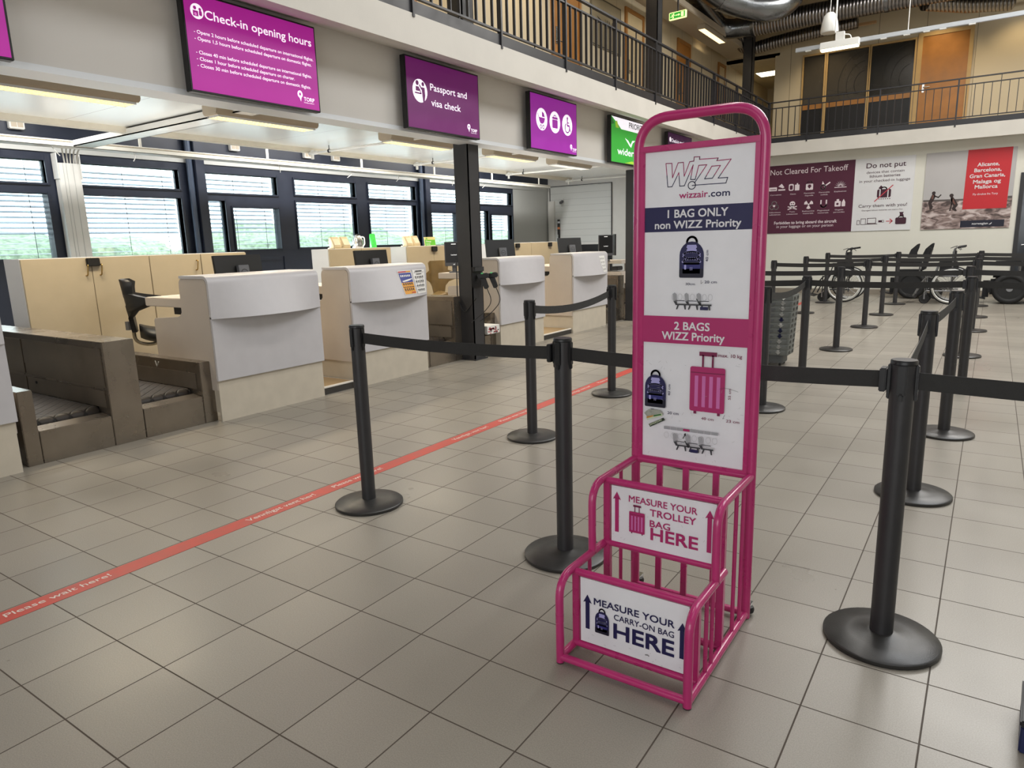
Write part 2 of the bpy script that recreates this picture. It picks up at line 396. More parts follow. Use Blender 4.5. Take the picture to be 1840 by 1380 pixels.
# navy columns of the window wall with round downpipes
for y0, nm in ((5.02, 'navy column right of the wide window behind the first cabinet'), (10.25, 'navy column left of the glazed door near the end wall')):
    t = thing('wall_column', nm, 'column', (XW, y0, 0))
    MB().box((0, .0, 0), (.16, .15, 3.3)).build('column', m_navy, t, bevel=.005)
    MB().cyl((.08, -.05, 0), (.08, -.05, 3.3), .045, 18).build('downpipe', mat('blue grey pipe', '4A5568', .35, .2), t)

# end wall of the check-in hall and poster wall of the main hall
mb = MB(); mb.box((XW - .14, YE, 0), (-3.3, YE + .15, 3.35), 0); mb.box((-3.3, YE, 0), (1.87, YE + .15, 3.1), 1); mb.box((2.9, YE, 0), (8.2, YE + .15, 3.1), 1); mb.box((1.87, YE, 2.35), (2.9, YE + .15, 3.1), 1)
struct(mb, 'wall_back', [m_white, m_wall], 'white end wall with the posters and roller door', 'wall', smooth=0)
struct(MB().box((-3.3, YE - .015, 0), (1.85, YE, .11)), 'baseboard_back', mat('brown skirting', '8E8578', .5), 'grey brown skirting under the posters', 'baseboard')
t = thing('door_1', 'dark grey door frame right of the beach poster', 'door', (1.87, YE, 0), kind='structure')
MB().box((0, -.03, 0), (.07, .1, 2.35)).box((.96, -.03, 0), (1.03, .1, 2.35)).box((.07, -.03, 2.28), (.96, .1, 2.35)).build('door_frame', m_dark, t)
MB().box((.07, .02, 0), (.96, .06, 2.28)).build('door_leaf', mat('dark glass door', '3C4046', .15), t)
MB().cyl((.14, -.06, 1.0), (.26, -.06, 1.0), .012).cyl((.14, -.06, 1.0), (.14, .02, 1.0), .012).build('door_handle', m_chrome, t)
# roller door in the end wall
t = thing('door_2', 'white ribbed sectional door in the end wall behind the desks', 'door', (-8.56, YE, 0), kind='structure')
MB().box((0, -.03, 1.25), (1.83, .0, 2.74)).build('door_panel', panel_mat('ribbed door panel', 'D3D6D4', 'B4B8B6', .16, 2, .5, .008), t, smooth=0)
MB().box((-.02, -.04, 1.22), (-.008, .0, 2.76)).box((1.838, -.04, .3), (1.85, .0, 2.76)).box((-.02, -.04, 2.745), (1.85, .0, 2.757)).build('door_seal', m_dark, t)
MB().box((0, -.02, .35), (1.83, .0, 1.2)).build('dark_opening', m_black, t)
MB().box((0, -.05, 1.2), (1.83, .0, 1.25)).build('bottom_rail', m_white, t)
# sign wall above the desks
m_lip = mat('white metal edge', 'E2E6EA', .4, 0, var=.01, rvar=.01)
mb = MB(); mb.box((-3.34, -6, 2.44), (-3.2, YE, 3.12), 0); mb.box((-3.42, -6, 2.40), (-3.185, YE, 2.44), 1)
struct(mb, 'wall_counter', [m_signwall, m_lip], 'grey beam wall above the desks carrying the screens', 'wall', smooth=0)
# ceilings
m_ceil = panel_mat('ceiling panels', 'E6E8E6', 'A9A79F', 1.2, 1, .27, .006); m_ceil.node_tree.nodes['Principled BSDF'].inputs['Metallic'].default_value = .3
mb = MB(); mb.box((-6.62, -6, 2.72), (-3.34, 13.2, 2.77), 0)
struct(mb, 'ceiling_check_in', m_ceil, 'white panelled ceiling over the check-in desks', 'ceiling', smooth=0)
struct(MB().box((-6.72, -6, 2.66), (-6.6, 13.2, 2.79)), 'trim_1', mat('beige edge beam', 'C9C3B4', .5), 'beige beam along the window edge of the check-in ceiling', 'trim', bevel=.01)
struct(MB().box((-9, -6, 3.35), (-3.3, YE + .2, 3.45)), 'ceiling_void', m_dark, 'dark void above the check-in ceiling', 'ceiling', smooth=0)
# galleries
mb = MB(); mb.prism([(-2.75, 3.02), (-2.75, 3.285), (-4.3, 3.285), (-4.3, 3.12), (-3.2, 3.12), (-2.88, 3.035)], 'y', -6, 16.7)
struct(mb, 'balcony_left', m_conc, 'concrete edge of the upper gallery above the screens', 'balcony', smooth=0)
mb = MB(); mb.prism([(15.12, 3.02), (15.12, 3.285), (16.7, 3.285), (16.7, 3.11), (15.5, 3.11), (15.3, 3.035)], 'x', -2.75, 8.2)
struct(mb, 'balcony_back', m_conc, 'concrete edge of the upper gallery above the posters', 'balcony', smooth=0)
struct(MB().box((-4.3, 16.7, 3.15), (-2.9, 20.5, 3.285)), 'floor_corridor', m_soffit, 'floor of the upper corridor', 'floor', smooth=0)
m_up = panel_mat('cream wall panels', 'CDBFA2', '9A8D75', .62, 1, .5, .01)
m_up2 = panel_mat('cream wall boards', 'CDBFA2', '8C8069', .9, 0, .5, .012)
struct(MB().box((-4.4, -6, 3.285), (-4.2, 20.5, 6.5)), 'wall_gallery_left', m_up, 'cream panelled wall behind the left gallery railing', 'wall', smooth=0)
UY = 16.6
holes = [(-2.40, -1.965, 3.3, 5.27), (-1.89, -1.07, 3.3, 5.27), (-1.01, -.19, 3.3, 5.27)]
mb = MB()
g = holed(-3.05, 8.2, 3.285, 6.5, holes, UY, UY + .12)
mb.add([(v[1], v[0], v[2]) for v in g.v], g.f)
mb.box((-4.2, UY, 5.4), (-3.05, UY + .12, 6.5))
struct(mb, 'wall_gallery_back', m_up2, 'cream panelled wall with office windows behind the rear gallery railing', 'wall', smooth=0)
struct(MB().box((-3.05, UY + .12, 3.285), (-2.95, 20.5, 5.4)).box((-4.2, 20.4, 3.285), (-2.95, 20.5, 5.4)), 'wall_corridor', m_up, 'cream corridor wall beyond the gallery corner', 'wall', smooth=0)
struct(MB().box((-4.2, UY, 5.4), (-2.95, 20.5, 5.46)), 'ceiling_corridor', mat('corridor ceiling', 'D8CDB4', .7), 'pale ceiling of the upper corridor', 'ceiling', smooth=0)
struct(MB().box((-4.4, -6.9, 6.5), (8.2, 16.8, 6.6)), 'ceiling_hall', mat('dark hall ceiling', '4A463F', .8), 'dark ceiling of the hall above the ducts', 'ceiling', smooth=0)
struct(MB().box((8.1, -7, 0), (8.3, 16.8, 6.6)), 'wall_right', m_wall, 'pale wall on the far right outside the photo', 'wall', smooth=0)
struct(MB().box((-9, -7.1, 0), (8.3, -6.9, 6.6)), 'wall_front', m_wall, 'pale wall behind the viewer', 'wall', smooth=0)
# office windows and door of the rear gallery
m_film = mat('dark window film', '4E4941', .25, var=.08, scale=1.5)
m_film2 = mat('darker window film', '35332F', .2, var=.08, scale=1.5)
m_frame = mat('pale wood frame', 'C2A26C', .5, var=.08)
m_wood = mat('orange wood', 'A8743A', .45, var=.14, scale=5)
m_arc = mat('etched arc', '24211D', .5)
wl = ['narrow dark office window left of the other two upstairs', 'middle dark office window upstairs with faint arcs', 'dark office window upstairs next to the orange door']
for i, (a, b, c, d) in enumerate(holes):
    t = thing('window_%d' % (8 + i), wl[i], 'window', (a, UY, 3.285), kind='structure'); w = b - a; h = d - 3.285
    MB().box((-.035, -.03, 0), (0, .1, h + .04)).box((w, -.03, 0), (w + .035, .1, h + .04)).box((0, -.03, h), (w, .1, h + .04)).build('window_frame', m_frame, t)
    MB().box((0, .03, .94), (w, .045, h)).build('glass_pane', m_film if i < 2 else m_film2, t)
    MB().box((0, .028, .02), (w, .06, .84)).build('dark_pane', m_black, t)
    MB().box((0, .02, .84), (w, .06, .94)).build('wood_band', m_wood, t)
    if i:
        P = Print((0, .029, 0), (1, 0, 0), (0, 0, 1))
        for r in (.55, .38, .22): P.ring(w * .95, 1.25, r, r * 1.25, .012, m_arc, 95, 230, 20)
        P.line([(0, 1.22), (w, 1.0)], .008, m_arc).line([(0, 1.12), (w, 1.1)], .006, m_arc).line([(w * .1, 1.0), (w * .9, 1.3)], .006, m_arc)
        P.done('etched_arcs', t)
t = thing('door_3', 'orange wood door upstairs behind the rear railing', 'door', (-.05, UY, 3.285), kind='structure')
MB().box((-.09, -.035, 0), (0, .0, 2.08)).box((.83, -.035, 0), (.9, .0, 2.08)).box((0, -.035, 2.01), (.83, .0, 2.08)).build('door_frame', m_frame, t)
MB().box((0, -.02, 0), (.83, .0, 2.01)).build('door_leaf', mat('orange door veneer', 'AC7434', .4, var=.16, scale=4), t)
MB().cyl((.07, -.06, 1.0), (.19, -.06, 1.0), .01).cyl((.07, -.06, 1.0), (.07, -.02, 1.0), .012).box((.05, -.026, .9), (.09, -.02, 1.08)).build('door_handle', m_chrome, t)
# doors of the left gallery
dl = [(5.2, 6.0, 'leftmost wood framed door upstairs, behind the dark column'), (8.31, 9.21, 'orange wood door upstairs behind the left railing, above the wheelchair sign'),
      (10.85, 11.65, 'third wood framed door upstairs, left of the second dark column'), (13.35, 14.1, 'orange wood door upstairs near the gallery corner'), (15.95, 16.5, 'last wood framed door upstairs in the gallery corner')]
for i, (a, b, lb) in enumerate(dl):
    t = thing('door_%d' % (4 + i), lb, 'door', (-4.2, a, 3.285), kind='structure'); w = b - a
    MB().box((0, 0, 0), (.035, .07, 2.05)).box((0, w - .07, 0), (.035, w, 2.05)).box((0, .07, 1.98), (.035, w - .07, 2.05)).build('door_frame', m_wood, t)
    MB().box((0, .07, 0), (.02, w - .07, 1.98)).build('door_leaf', mat('orange door veneer', 'AC7434', .4) if i in (1, 3) else mat('pale door', 'CDB88F', .5), t)
    MB().cyl((.06, .12, 1.0), (.06, .24, 1.0), .01).cyl((.02, .13, 1.0), (.06, .13, 1.0), .012).box((.02, .1, .96), (.03, .16, 1.2)).build('door_handle', m_chrome, t)
# dark columns rising through both floors
for x, y, z0, z1, w, lb in ((-3.4, 5.08, 0, 6.5, .2, 'dark steel column with scanners between the middle desks'), (-3.3, 9.33, 0, 2.44, .2, 'dark steel column left of the pink stand, below the green screen'),
                            (-3.32, 10.1, 3.285, 6.5, .2, 'dark column upstairs behind the left railing'), (-3.32, 15.42, 3.285, 6.5, .2, 'dark column upstairs at the gallery corner')):
    t = thing('steel_column', lb, 'column', (x, y, z0))
    h = z1 - z0
    MB().box((-.1, -.1, 0), (.1, -.085, h)).box((-.1, .085, 0), (.1, .1, h)).box((-.008, -.085, 0), (.008, .085, h)).box((.085, -.1, 0), (.1, .1, h)).build('column', m_dark, t, bevel=.003)
    if z0 == 0: MB().box((-.12, -.12, 0), (.12, .12, .012)).build('base_plate', m_dark, t)
# ================================================================ pink bag sizer
m_pink = mat('magenta powder coat', 'B82C6E', .3, var=.06, scale=9, coat=.3)
m_board = mat('white sign board', 'ECEBF0', .4, var=.03, scale=12)
k_mag = mat('print magenta', 'B02468', .5, var=.02)
k_magd = mat('print dark magenta', '7A1748', .5, var=.02)
k_pk = mat('print pink', 'CF6FB0', .5, var=.02)
k_navy = mat('print navy', '16134A', .5, var=.02)
k_navyd = mat('print dark navy', '0C0A26', .5, var=.02)
k_blue = mat('print blue', '2A2A72', .5, var=.02)
k_lil = mat('print lilac', 'A9A6DC', .5, var=.02)
k_wht = mat('print white', 'E4E2E6', .5, var=.02)
k_grey = mat('print grey', 'A3A3A8', .5, var=.02)
k_dgrey = mat('print dark grey', '3A3A40', .5, var=.02)
k_lgrey = mat('print light grey', 'C4C4C8', .5, var=.02)
k_black = mat('print black', '111114', .5, var=.02)
def backpack(P, x0, z0, w, h):
    """backpack pictogram, lower-left corner (x0,z0)"""
    X = lambda u: x0 + u * w; Z = lambda v: z0 + v * h; cx = X(.5)
    P.up(); P.ring(cx, Z(.86), w * .2, h * .13, w * .085, k_navyd, 0, 180, 12)
    P.poly([(X(.05), Z(0)), (X(.95), Z(0)), (X(1), Z(.05)), (X(1), Z(.55))] + [(X(.5 + .5 * math.cos(math.radians(a))), Z(.55 + .33 * math.sin(math.radians(a)))) for a in range(15, 166, 15)] + [(X(0), Z(.55)), (X(0), Z(.05))], k_navy)
    P.up(); P.rr(X(.0), Z(0), X(1), Z(.22), w * .06, k_navyd); P.rr(X(.14), Z(.1), X(.86), Z(.36), w * .03, k_blue)
    P.poly([(X(.28), Z(.74)), (X(.32), Z(.8)), (X(.68), Z(.8)), (X(.72), Z(.74)), (X(.67), Z(.71)), (X(.72), Z(.67)), (X(.66), Z(.62)), (X(.34), Z(.62)), (X(.28), Z(.67)), (X(.33), Z(.71))], k_lil)
    P.ring(cx, Z(.56), w * .34, h * .07, w * .075, k_lil, 10, 170, 10); P.ring(cx, Z(.54), w * .34, h * .07, w * .075, k_lil, 190, 350, 10)
    P.ring(cx, Z(.38), w * .36, h * .08, w * .075, k_lil, 5, 175, 10)
    P.rect(X(.16), Z(.32), X(.84), Z(.38), k_navyd); P.up(); P.rr(X(.21), Z(.2), X(.29), Z(.32), w * .03, k_lil); P.rect(X(.45), Z(.18), X(.47), Z(.26), k_lil).rect(X(.52), Z(.18), X(.54), Z(.26), k_lil)
def trolley(P, x0, z0, w, h, c, ct, cd):
    """trolley bag pictogram incl. handle: body h*.66"""
    X = lambda u: x0 + u * w; Z = lambda v: z0 + v * h
    P.up(); P.rect(X(.33), Z(.7), X(.385), Z(.95), cd).rect(X(.61), Z(.7), X(.665), Z(.95), cd).rect(X(.25), Z(.93), X(.75), Z(1), cd)
    P.rect(X(.12), Z(-.045), X(.2), Z(.05), cd).rect(X(.8), Z(-.045), X(.88), Z(.05), cd)
    P.up(); P.rr(X(0), Z(.0), X(1), Z(.75), w * .06, c)
    P.up(); P.rect(X(.02), Z(.645), X(.98), Z(.66), cd)
    for u in (.14, .35, .56, .77): P.rect(X(u), Z(.08), X(u + .1), Z(.6), ct)
def seat(P, x, z, s, fl=1):
    X = lambda u: x + u * s * fl; Z = lambda v: z + v * s
    P.up(); P.poly([(X(-.28), Z(1.0)), (X(-.4), Z(.92)), (X(-.34), Z(.45)), (X(-.12), Z(.45)), (X(-.16), Z(.9))], k_grey)
    P.poly([(X(-.34), Z(.48)), (X(-.2), Z(.25)), (X(.5), Z(.25)), (X(.5), Z(.34)), (X(-.1), Z(.34)), (X(-.16), Z(.48))], k_dgrey)
    P.rect(X(-.1), Z(.34), X(.5), Z(.4), k_lgrey).rect(X(-.25), Z(.5), X(.35), Z(.54), k_dgrey)
    P.poly([(X(-.1), Z(.25)), (X(-.18), Z(0)), (X(-.1), Z(0)), (X(0), Z(.25))], k_dgrey).poly([(X(.3), Z(.25)), (X(.36), Z(0)), (X(.44), Z(0)), (X(.42), Z(.25))], k_dgrey)
def up_arrow(P, x, z0, z1, w, m):
    h = w * .95; P.up(); P.rect(x - w * .24, z0, x + w * .24, z1 - h * .8, m); P.poly([(x - w / 2, z1 - h), (x, z1 - h * .8), (x + w / 2, z1 - h), (x, z1)], m)

SX = thing('bag_sizer', 'pink tubular bag sizer stand with white airline instruction boards', 'bag sizer', (.5, .415, 0))
rt = .0135
W = .427
# side frames (lower hoop, upper hoop, bottom rail, square posts, round bars)
for sx, nm in ((0, 'l'), (W, 'r')):
    MB().tube(fillet([(sx, 0, .004), (sx, 0, .295), (sx, .31, .295)], .075, 8), rt, 14).build('lower_hoop', m_pink, SX)
    MB().tube(fillet([(sx, .225, .29), (sx, .225, .535), (sx, .575, .535)], .075, 8), rt, 14).build('upper_hoop', m_pink, SX)
    MB().tube([(sx, 0, .02), (sx, .585, .02)], rt, 14).build('bottom_rail', m_pink, SX)
    o = .012 if sx == 0 else -.012
    MB().box((sx + o - .012, .082, .02), (sx + o + .012, .104, .29)).build('front_upright', m_pink, SX, bevel=.002)
    MB().box((sx + o - .012, .308, .02), (sx + o + .012, .33, .53)).build('middle_upright', m_pink, SX, bevel=.002)
    for yy, zt in ((.15, .29), (.205, .29), (.42, .53), (.5, .53)) if sx else ((.205, .29), (.45, .53)):
        MB().tube([(sx, yy, .02), (sx, yy, zt)], .007, 8).build('side_bar', m_pink, SX)
    MB().cyl((sx, 0, 0), (sx, 0, .012), .0125, 14).build('rubber_foot', m_black, SX)
# cross rails
for nm, yy, zz in (('front_rail', 0, .022), ('second_rail', .09, .03), ('board_rail', .09, .285), ('board_rail', .318, .3), ('board_rail', .318, .528), ('base_rail', .318, .022), ('rear_rail', .575, .535), ('rear_base_rail', .575, .022)):
    MB().tube([(0.004, yy, zz), (W - .004, yy, zz)], rt * .92, 12).build(nm, m_pink, SX)
for xx in (.1, .2, .31):
    MB().box((xx - .011, .565, .02), (xx + .011, .575, .535)).build('rear_bar', m_pink, SX)
# tall rear hoop
MB().tube(fillet([(0, .58, 0.004), (0, .58, 1.742), (W, .58, 1.742), (W, .58, 0.004)], .115, 12), .0165, 16).build('tall_hoop', m_pink, SX)
for a in (.018, W - .018):
    MB().box((a - .01, .57, .52), (a + .01, .592, 1.64)).build('board_channel', m_pink, SX, bevel=.002)
MB().box((.01, .567, 1.63), (W - .01, .592, 1.65)).build('board_channel', m_pink, SX, bevel=.002); MB().box((.01, .567, .528), (W - .01, .592, .552)).build('board_channel', m_pink, SX, bevel=.002)
for sx in (0, W):
    MB().lathe([(0.001, 0), (.022, 0), (.024, .01), (.02, .02), (0.001, .02)], (sx, .61, .012), 14).build('castor', m_black, SX)
    MB().box((sx - .014, .585, .03), (sx + .014, .63, .045)).build('castor_bracket', m_chrome, SX)
# rear board
b = MB().box((.022, .577, .55), (W - .022, .59, 1.632)).build('tall_board', m_board, SX, smooth=0)
P = Print((-.5, .577, 0), (1, 0, 0), (0, 0, 1))   # u = world x, v = z
mg = k_mag
def logo(w, c1, c2):
    zc = 1.545
    def seg(pts, closed=False):
        k = len(pts)
        for i in range(k if closed else k - 1):
            a, b_ = pts[i], pts[(i + 1) % k]
            for j in range(4):
                p = tuple(a[n] + (b_[n] - a[n]) * j / 4 for n in (0, 1)); q = tuple(a[n] + (b_[n] - a[n]) * (j + 1) / 4 for n in (0, 1))
                P.line([p, q], w, c1 if (p[1] + q[1]) / 2 > zc else c2)
    seg([(.695, 1.5125), (.706, 1.513), (.808, 1.513), (.813, 1.530), (.782, 1.530), (.822, 1.586), (.776, 1.585), (.780, 1.593), (.718, 1.594), (.719, 1.602), (.700, 1.603), (.699, 1.590), (.685, 1.589), (.667, 1.544), (.663, 1.589), (.645, 1.589), (.626, 1.542), (.623, 1.589), (.602, 1.590), (.610, 1.513), (.625, 1.513), (.648, 1.557), (.652, 1.513), (.668, 1.513), (.697, 1.578), (.689, 1.532), (.705, 1.531), (.716, 1.575), (.743, 1.575), (.703, 1.520)])
    seg([(.760, 1.569), (.788, 1.569), (.763, 1.531), (.737, 1.531)], True)
    P.ring(.694, 1.513, .0125, .0125, w, c2)
logo(.0026, k_mag, k_navy)
P.text('wizzair', .651, 1.473, .098, .0205, k_mag, .02); P.text('.com', .752, 1.473, .070, .0205, k_navy, .02)
P.rect(.522, 1.364, .905, 1.447, k_navy); P.up()
P.text('1 BAG ONLY', .612, 1.4105, .206, .0255, k_wht, .025); P.text('non WIZZ Priority', .566, 1.3745, .296, .0245, k_wht, .025)
backpack(P, .657, 1.208, .085, .138)
P.text('40 cm', .7575, 1.262, .038, .0085, k_navy, .01, rot=90); P.text('30cm', .681, 1.183, .033, .0075, k_navy, .01); P.text('20 cm', .747, 1.190, .042, .0085, k_navy, .01)
P.line([(.735, 1.2), (.735, 1.188), (.742, 1.194)], .001, k_dgrey)
for u in (.640, .662, .684, .706, .7265, .748, .768): P.ring(u, 1.142, .0075, .011, .001, k_lgrey, n=14)
for u in (.659, .702, .745): seat(P, u, 1.099, .058)
P.up(); P.rr(.735, 1.099, .763, 1.110, .002, k_navy); P.line([(.722, 1.136), (.734, 1.118)], .003, k_black); P.poly([(.7395, 1.112), (.7375, 1.1225), (.7305, 1.1175)], k_black)
P.rect(.522, .979, .903, 1.074, mg); P.up()
P.text('2 BAGS', .645, 1.0285, .125, .0265, k_wht, .025); P.text('WIZZ Priority', .600, .9925, .222, .027, k_wht, .025)
trolley(P, .707, .744, .123, .212, mg, k_pk, k_magd)
P.text('max. 10 kg', .804, .942, .080, .0115, k_magd, .012); P.text('55 cm', .851, .797, .038, .0085, k_magd, .01, rot=90); P.text('40 cm', .751, .7155, .043, .0095, k_magd, .01); P.text('23 cm', .838, .7165, .045, .0095, k_magd, .01)
P.line([(.833, .742), (.826, .727), (.832, .73)], .001, k_dgrey)
backpack(P, .539, .742, .08, .136)
P.text('40 cm', .636, .790, .041, .0085, k_navy, .01, rot=90); P.text('20 cm', .627, .722, .042, .0095, k_navy, .01); P.text('30cm', .562, .728, .03, .0075, k_navy, .01)
# torn travel sticker
m_stg = mat('sticker green', '2E6B2E', .5); m_sty = mat('sticker pale', 'C9D2B4', .5); m_stk = mat('sticker dark', '22301F', .5)
P.up(); P.poly([(.537, .716), (.556, .732), (.6, .733), (.612, .72), (.575, .704), (.55, .702)], mat('worn sticker', 'A9ABA0', .6, var=.3, scale=60)); P.up()
P.poly([(.545, .703), (.606, .722), (.61, .714), (.55, .69)], m_sty); P.up(); P.poly([(.548, .704), (.575, .712), (.572, .706), (.549, .697)], mat('sticker orange', 'C08A3A', .5)); P.poly([(.575, .712), (.603, .72), (.604, .715), (.574, .706)], m_stg)
P.poly([(.556, .676), (.613, .707), (.619, .698), (.562, .666)], m_stk); P.up(); P.text('SANDEFJORD', .5625, .671, .052, .0065, m_sty, .02, rot=29)
# luggage bins and seats
for i in range(8): P.up() if i == 0 else None; P.rect(.616 + i * .0248, .666, .6395 + i * .0248, .6765, k_grey)
P.up(); P.rr(.688, .667, .712, .6755, .002, mg)
for u in (.626, .652, .678, .704, .73, .756, .78, .803): P.ring(u, .645, .0085, .011, .001, k_lgrey, n=14)
for u in (.675, .722, .769): seat(P, u, .594, .062)
P.up(); P.rr(.716, .593, .745, .605, .002, k_navy)
for a, b2 in (((.69, .641), (.697, .655)), ((.697, .632), (.708, .612))):
    P.line([a, b2], .003, k_black)
P.poly([(.6985, .662), (.692, .655), (.701, .651)], k_black).poly([(.7105, .607), (.7125, .617), (.7045, .612)], k_black)
# scuffs and scratches
rs = random.Random(3)
for _ in range(46):
    u, v = rs.uniform(.535, .89), rs.uniform(.56, .965); d = rs.uniform(.003, .012); a = rs.uniform(-.8, .8) + (PI / 2 if rs.random() < .5 else 0)
    P.line([(u, v), (u + d * math.cos(a), v + d * math.sin(a))], .0006, k_grey)
P.line([(.815, .833), (.83, .838), (.85, .836), (.878, .829)], .0009, k_dgrey)
P.done('printed_graphics', SX)
# stepped boards
MB().box((.030, .312, .307), (W - .030, .322, .515)).build('trolley_board', m_board, SX, smooth=0)
P = Print((-.5, .312, 0), (1, 0, 0), (0, 0, 1))
up_arrow(P, .551, .348, .495, .030, k_mag); up_arrow(P, .876, .348, .492, .030, k_mag)
P.text('MEASURE YOUR', .596, .468, .239, .0225, k_mag, .015); P.text('TROLLEY', .673, .432, .158, .0235, k_mag, .02); P.text('BAG', .673, .394, .071, .0225, k_mag, .02); P.text('HERE', .677, .348, .162, .0415, k_mag, .03)
trolley(P, .598, .360, .057, .1, k_mag, k_pk, k_magd)
for _ in range(22):
    u, v = rs.uniform(.535, .88), rs.uniform(.31, .5); P.line([(u, v), (u + rs.uniform(-.006, .006), v + rs.uniform(.002, .009))], .0006, k_grey)
P.done('printed_graphics', SX)
MB().box((.030, .085, .045), (W - .030, .094, .272)).build('carry_on_board', m_board, SX, smooth=0)
P = Print((-.5, .085, 0), (1, 0, 0), (0, 0, 1))
up_arrow(P, .556, .095, .217, .031, k_navy); up_arrow(P, .877, .095, .214, .031, k_navy)
P.text('MEASURE YOUR', .580, .189, .272, .0225, k_navy, .02); P.text('CARRY-ON BAG', .651, .156, .200, .0195, k_navy, .01); P.text('HERE', .651, .093, .200, .0495, k_navy, .035)
backpack(P, .584, .093, .05, .088)
P.line([(.76, .07), (.768, .072), (.772, .069)], .002, k_dgrey)
for _ in range(10):
    u, v = rs.uniform(.54, .88), rs.uniform(.05, .09); P.line([(u, v), (u + rs.uniform(-.01, .01), v + rs.uniform(-.003, .003))], .0007, k_grey)
P.done('printed_graphics', SX)

# ================================================================ barrier posts and belts
m_post = mat('charcoal post', '302F31', .42, var=.1, scale=18, bump=.06, bscale=300)
m_postb = mat('charcoal base', '2F2E2D', .36, var=.18, scale=14, bump=.1, bscale=260)
m_head = mat('black post head', '17171A', .4, var=.05)
m_belt = mat('black woven belt', '2A2928', .75, var=.1, scale=40, bump=.2, bscale=400)
PH = .955
def make_post():
    t = thing('barrier_post', 'x', 'barrier post', (0, 0, 0), 0, 'belt barrier posts in the queue')
    MB().lathe([(0.001, 0), (.176, 0), (.178, .004), (.178, .014), (.172, .019), (.10, .024), (.045, .032), (.039, .034), (0.001, .034)], n=44).build('base', m_postb, t)
    MB().cyl((0, 0, .03), (0, 0, PH - .012), .0355, 28).build('pole', m_post, t)
    h = MB().lathe([(.0365, PH - .015), (.0385, PH - .013), (.0385, PH - .004), (.036, PH), (0.001, PH)], n=28)
    h.build('cap', m_head, t)
    for k in range(4):
        a = k * PI / 2; M = Matrix.Rotation(a, 3, 'Z')
        MB().obox(M @ Vector((.0375, 0, PH - .062)), (.011, .024, .095), M).obox(M @ Vector((.0375, 0, PH - .112)), (.011, .014, .03), M).build('belt_slot', m_head, t, bevel=.003)
    return t
POST = {}
def belt(frm, p1, sag=.012, to_head=True):
    """belt from post `frm` to world point p1=(x,y)"""
    t = POST[frm]; d = Vector((p1[0] - t.location.x, p1[1] - t.location.y, 0)); L = d.length; d.normalize(); n = Vector((-d.y, d.x, 0))
    k = 12; h0, h1 = PH - .092, PH - .038; mb = MB(); rings = []
    for i in range(k + 1):
        u = .043 + (L - .086) * i / k; z = -sag * 4 * (i / k) * (1 - i / k); c = d * u
        rings.append([c + n * .0012 + Vector((0, 0, h0 + z)), c - n * .0012 + Vector((0, 0, h0 + z)), c - n * .0012 + Vector((0, 0, h1 + z)), c + n * .0012 + Vector((0, 0, h1 + z))])
    mb.loft(rings); mb.build('belt', m_belt, t, smooth=0)
    if to_head:
        e = d * (L - .054); M = Matrix((d, n, Vector((0, 0, 1)))).transposed()
        MB().obox(e + Vector((0, 0, PH - .065)), (.02, .05, .075), M).build('belt_clip', m_head, t, bevel=.003)
posts = [  # key, x, y, rz, label
    ('S1', -1.077, 1.106, 0, 'barrier post at the left end of the front belt, standing on the red line side'),
    ('S2', .122, 1.106, 0, 'barrier post with worn dark base just left of the pink sizer'),
    ('R1', 1.349, 1.095, .0, 'nearest barrier post at the right, in front of all others'),
    ('S3', -1.0, 2.6, 0, 'barrier post beside the red line, nearer of two left of the pink sizer'),
    ('S4', -1.12, 4.09, 0, 'barrier post by the red line in front of the far white desks'),
    ('S5', .15, 2.62, 0, 'barrier post hidden behind the pink sizer, only its base edge showing'),
    ('R2', 1.315, 2.635, 0, 'second barrier post of the right column, right behind the nearest one'),
    ('L0', .15, 4.15, 0, 'barrier post half hidden by the right edge of the pink sizer, before the trays'),
    ('R3', 1.383, 3.985, 0, 'third barrier post of the right column, its base clear of the nearer ones'),
    ('L1', .15, 5.57, 0, 'barrier post just right of the stack of grey trays'),
    ('R4', 1.43, 5.58, 0, 'fourth barrier post of the right column'),
    ('M1', .142, 7.38, 0, 'barrier post alone on open tiles, first in line right of the trays post'),
    ('r5', 1.376, 7.45, 0, 'fifth barrier post of the right column'),
    ('N3', -1.13, 9.55, 0, 'barrier post behind the grey trays, its base hidden, leftmost of the far rows'),
    ('M2', .13, 9.63, 0, 'barrier post in front of the left wheelchair wheel, second in its line'),
    ('r6', 1.41, 9.69, 0, 'sixth barrier post of the right column, with a pale base'),
    ('N2', -1.03, 11.25, 0, 'barrier post right of the tray stack, second from left in the far rows'),
    ('M3', .145, 11.35, 0, 'barrier post right of the left wheelchair, third in its line'),
    ('r7', 1.406, 11.45, 0, 'seventh barrier post of the right column'),
    ('N1', -1.05, 13.25, 0, 'barrier post in front of the left wheelchair footrest'),
    ('M4', .14, 13.3, 0, 'farthest barrier post of the middle line, right before the black wheelchairs'),
    ('r8', 1.40, 13.3, 0, 'farthest barrier post of the right column, by the black wheelchair'),
    ('L2', -1.1, 5.57, 0, 'barrier post fully behind the pink sizer, in line with the tray stack'),
    ('M0', -1.1, 7.38, 0, 'barrier post fully behind the pink sizer, beyond the tray stack')]
for k_, y_ in (('T1', 1.11), ('T4', 5.58), ('T5', 7.45), ('T6', 9.69), ('T7', 11.45), ('T8', 13.3)):
    posts.append((k_, 2.66, y_, 0, 'barrier post beyond the right photo edge, ending the %s belt row' % {'T1': 'front', 'T4': 'second', 'T5': 'third', 'T6': 'fourth', 'T7': 'fifth', 'T8': 'farthest'}[k_]))
proto = make_post()
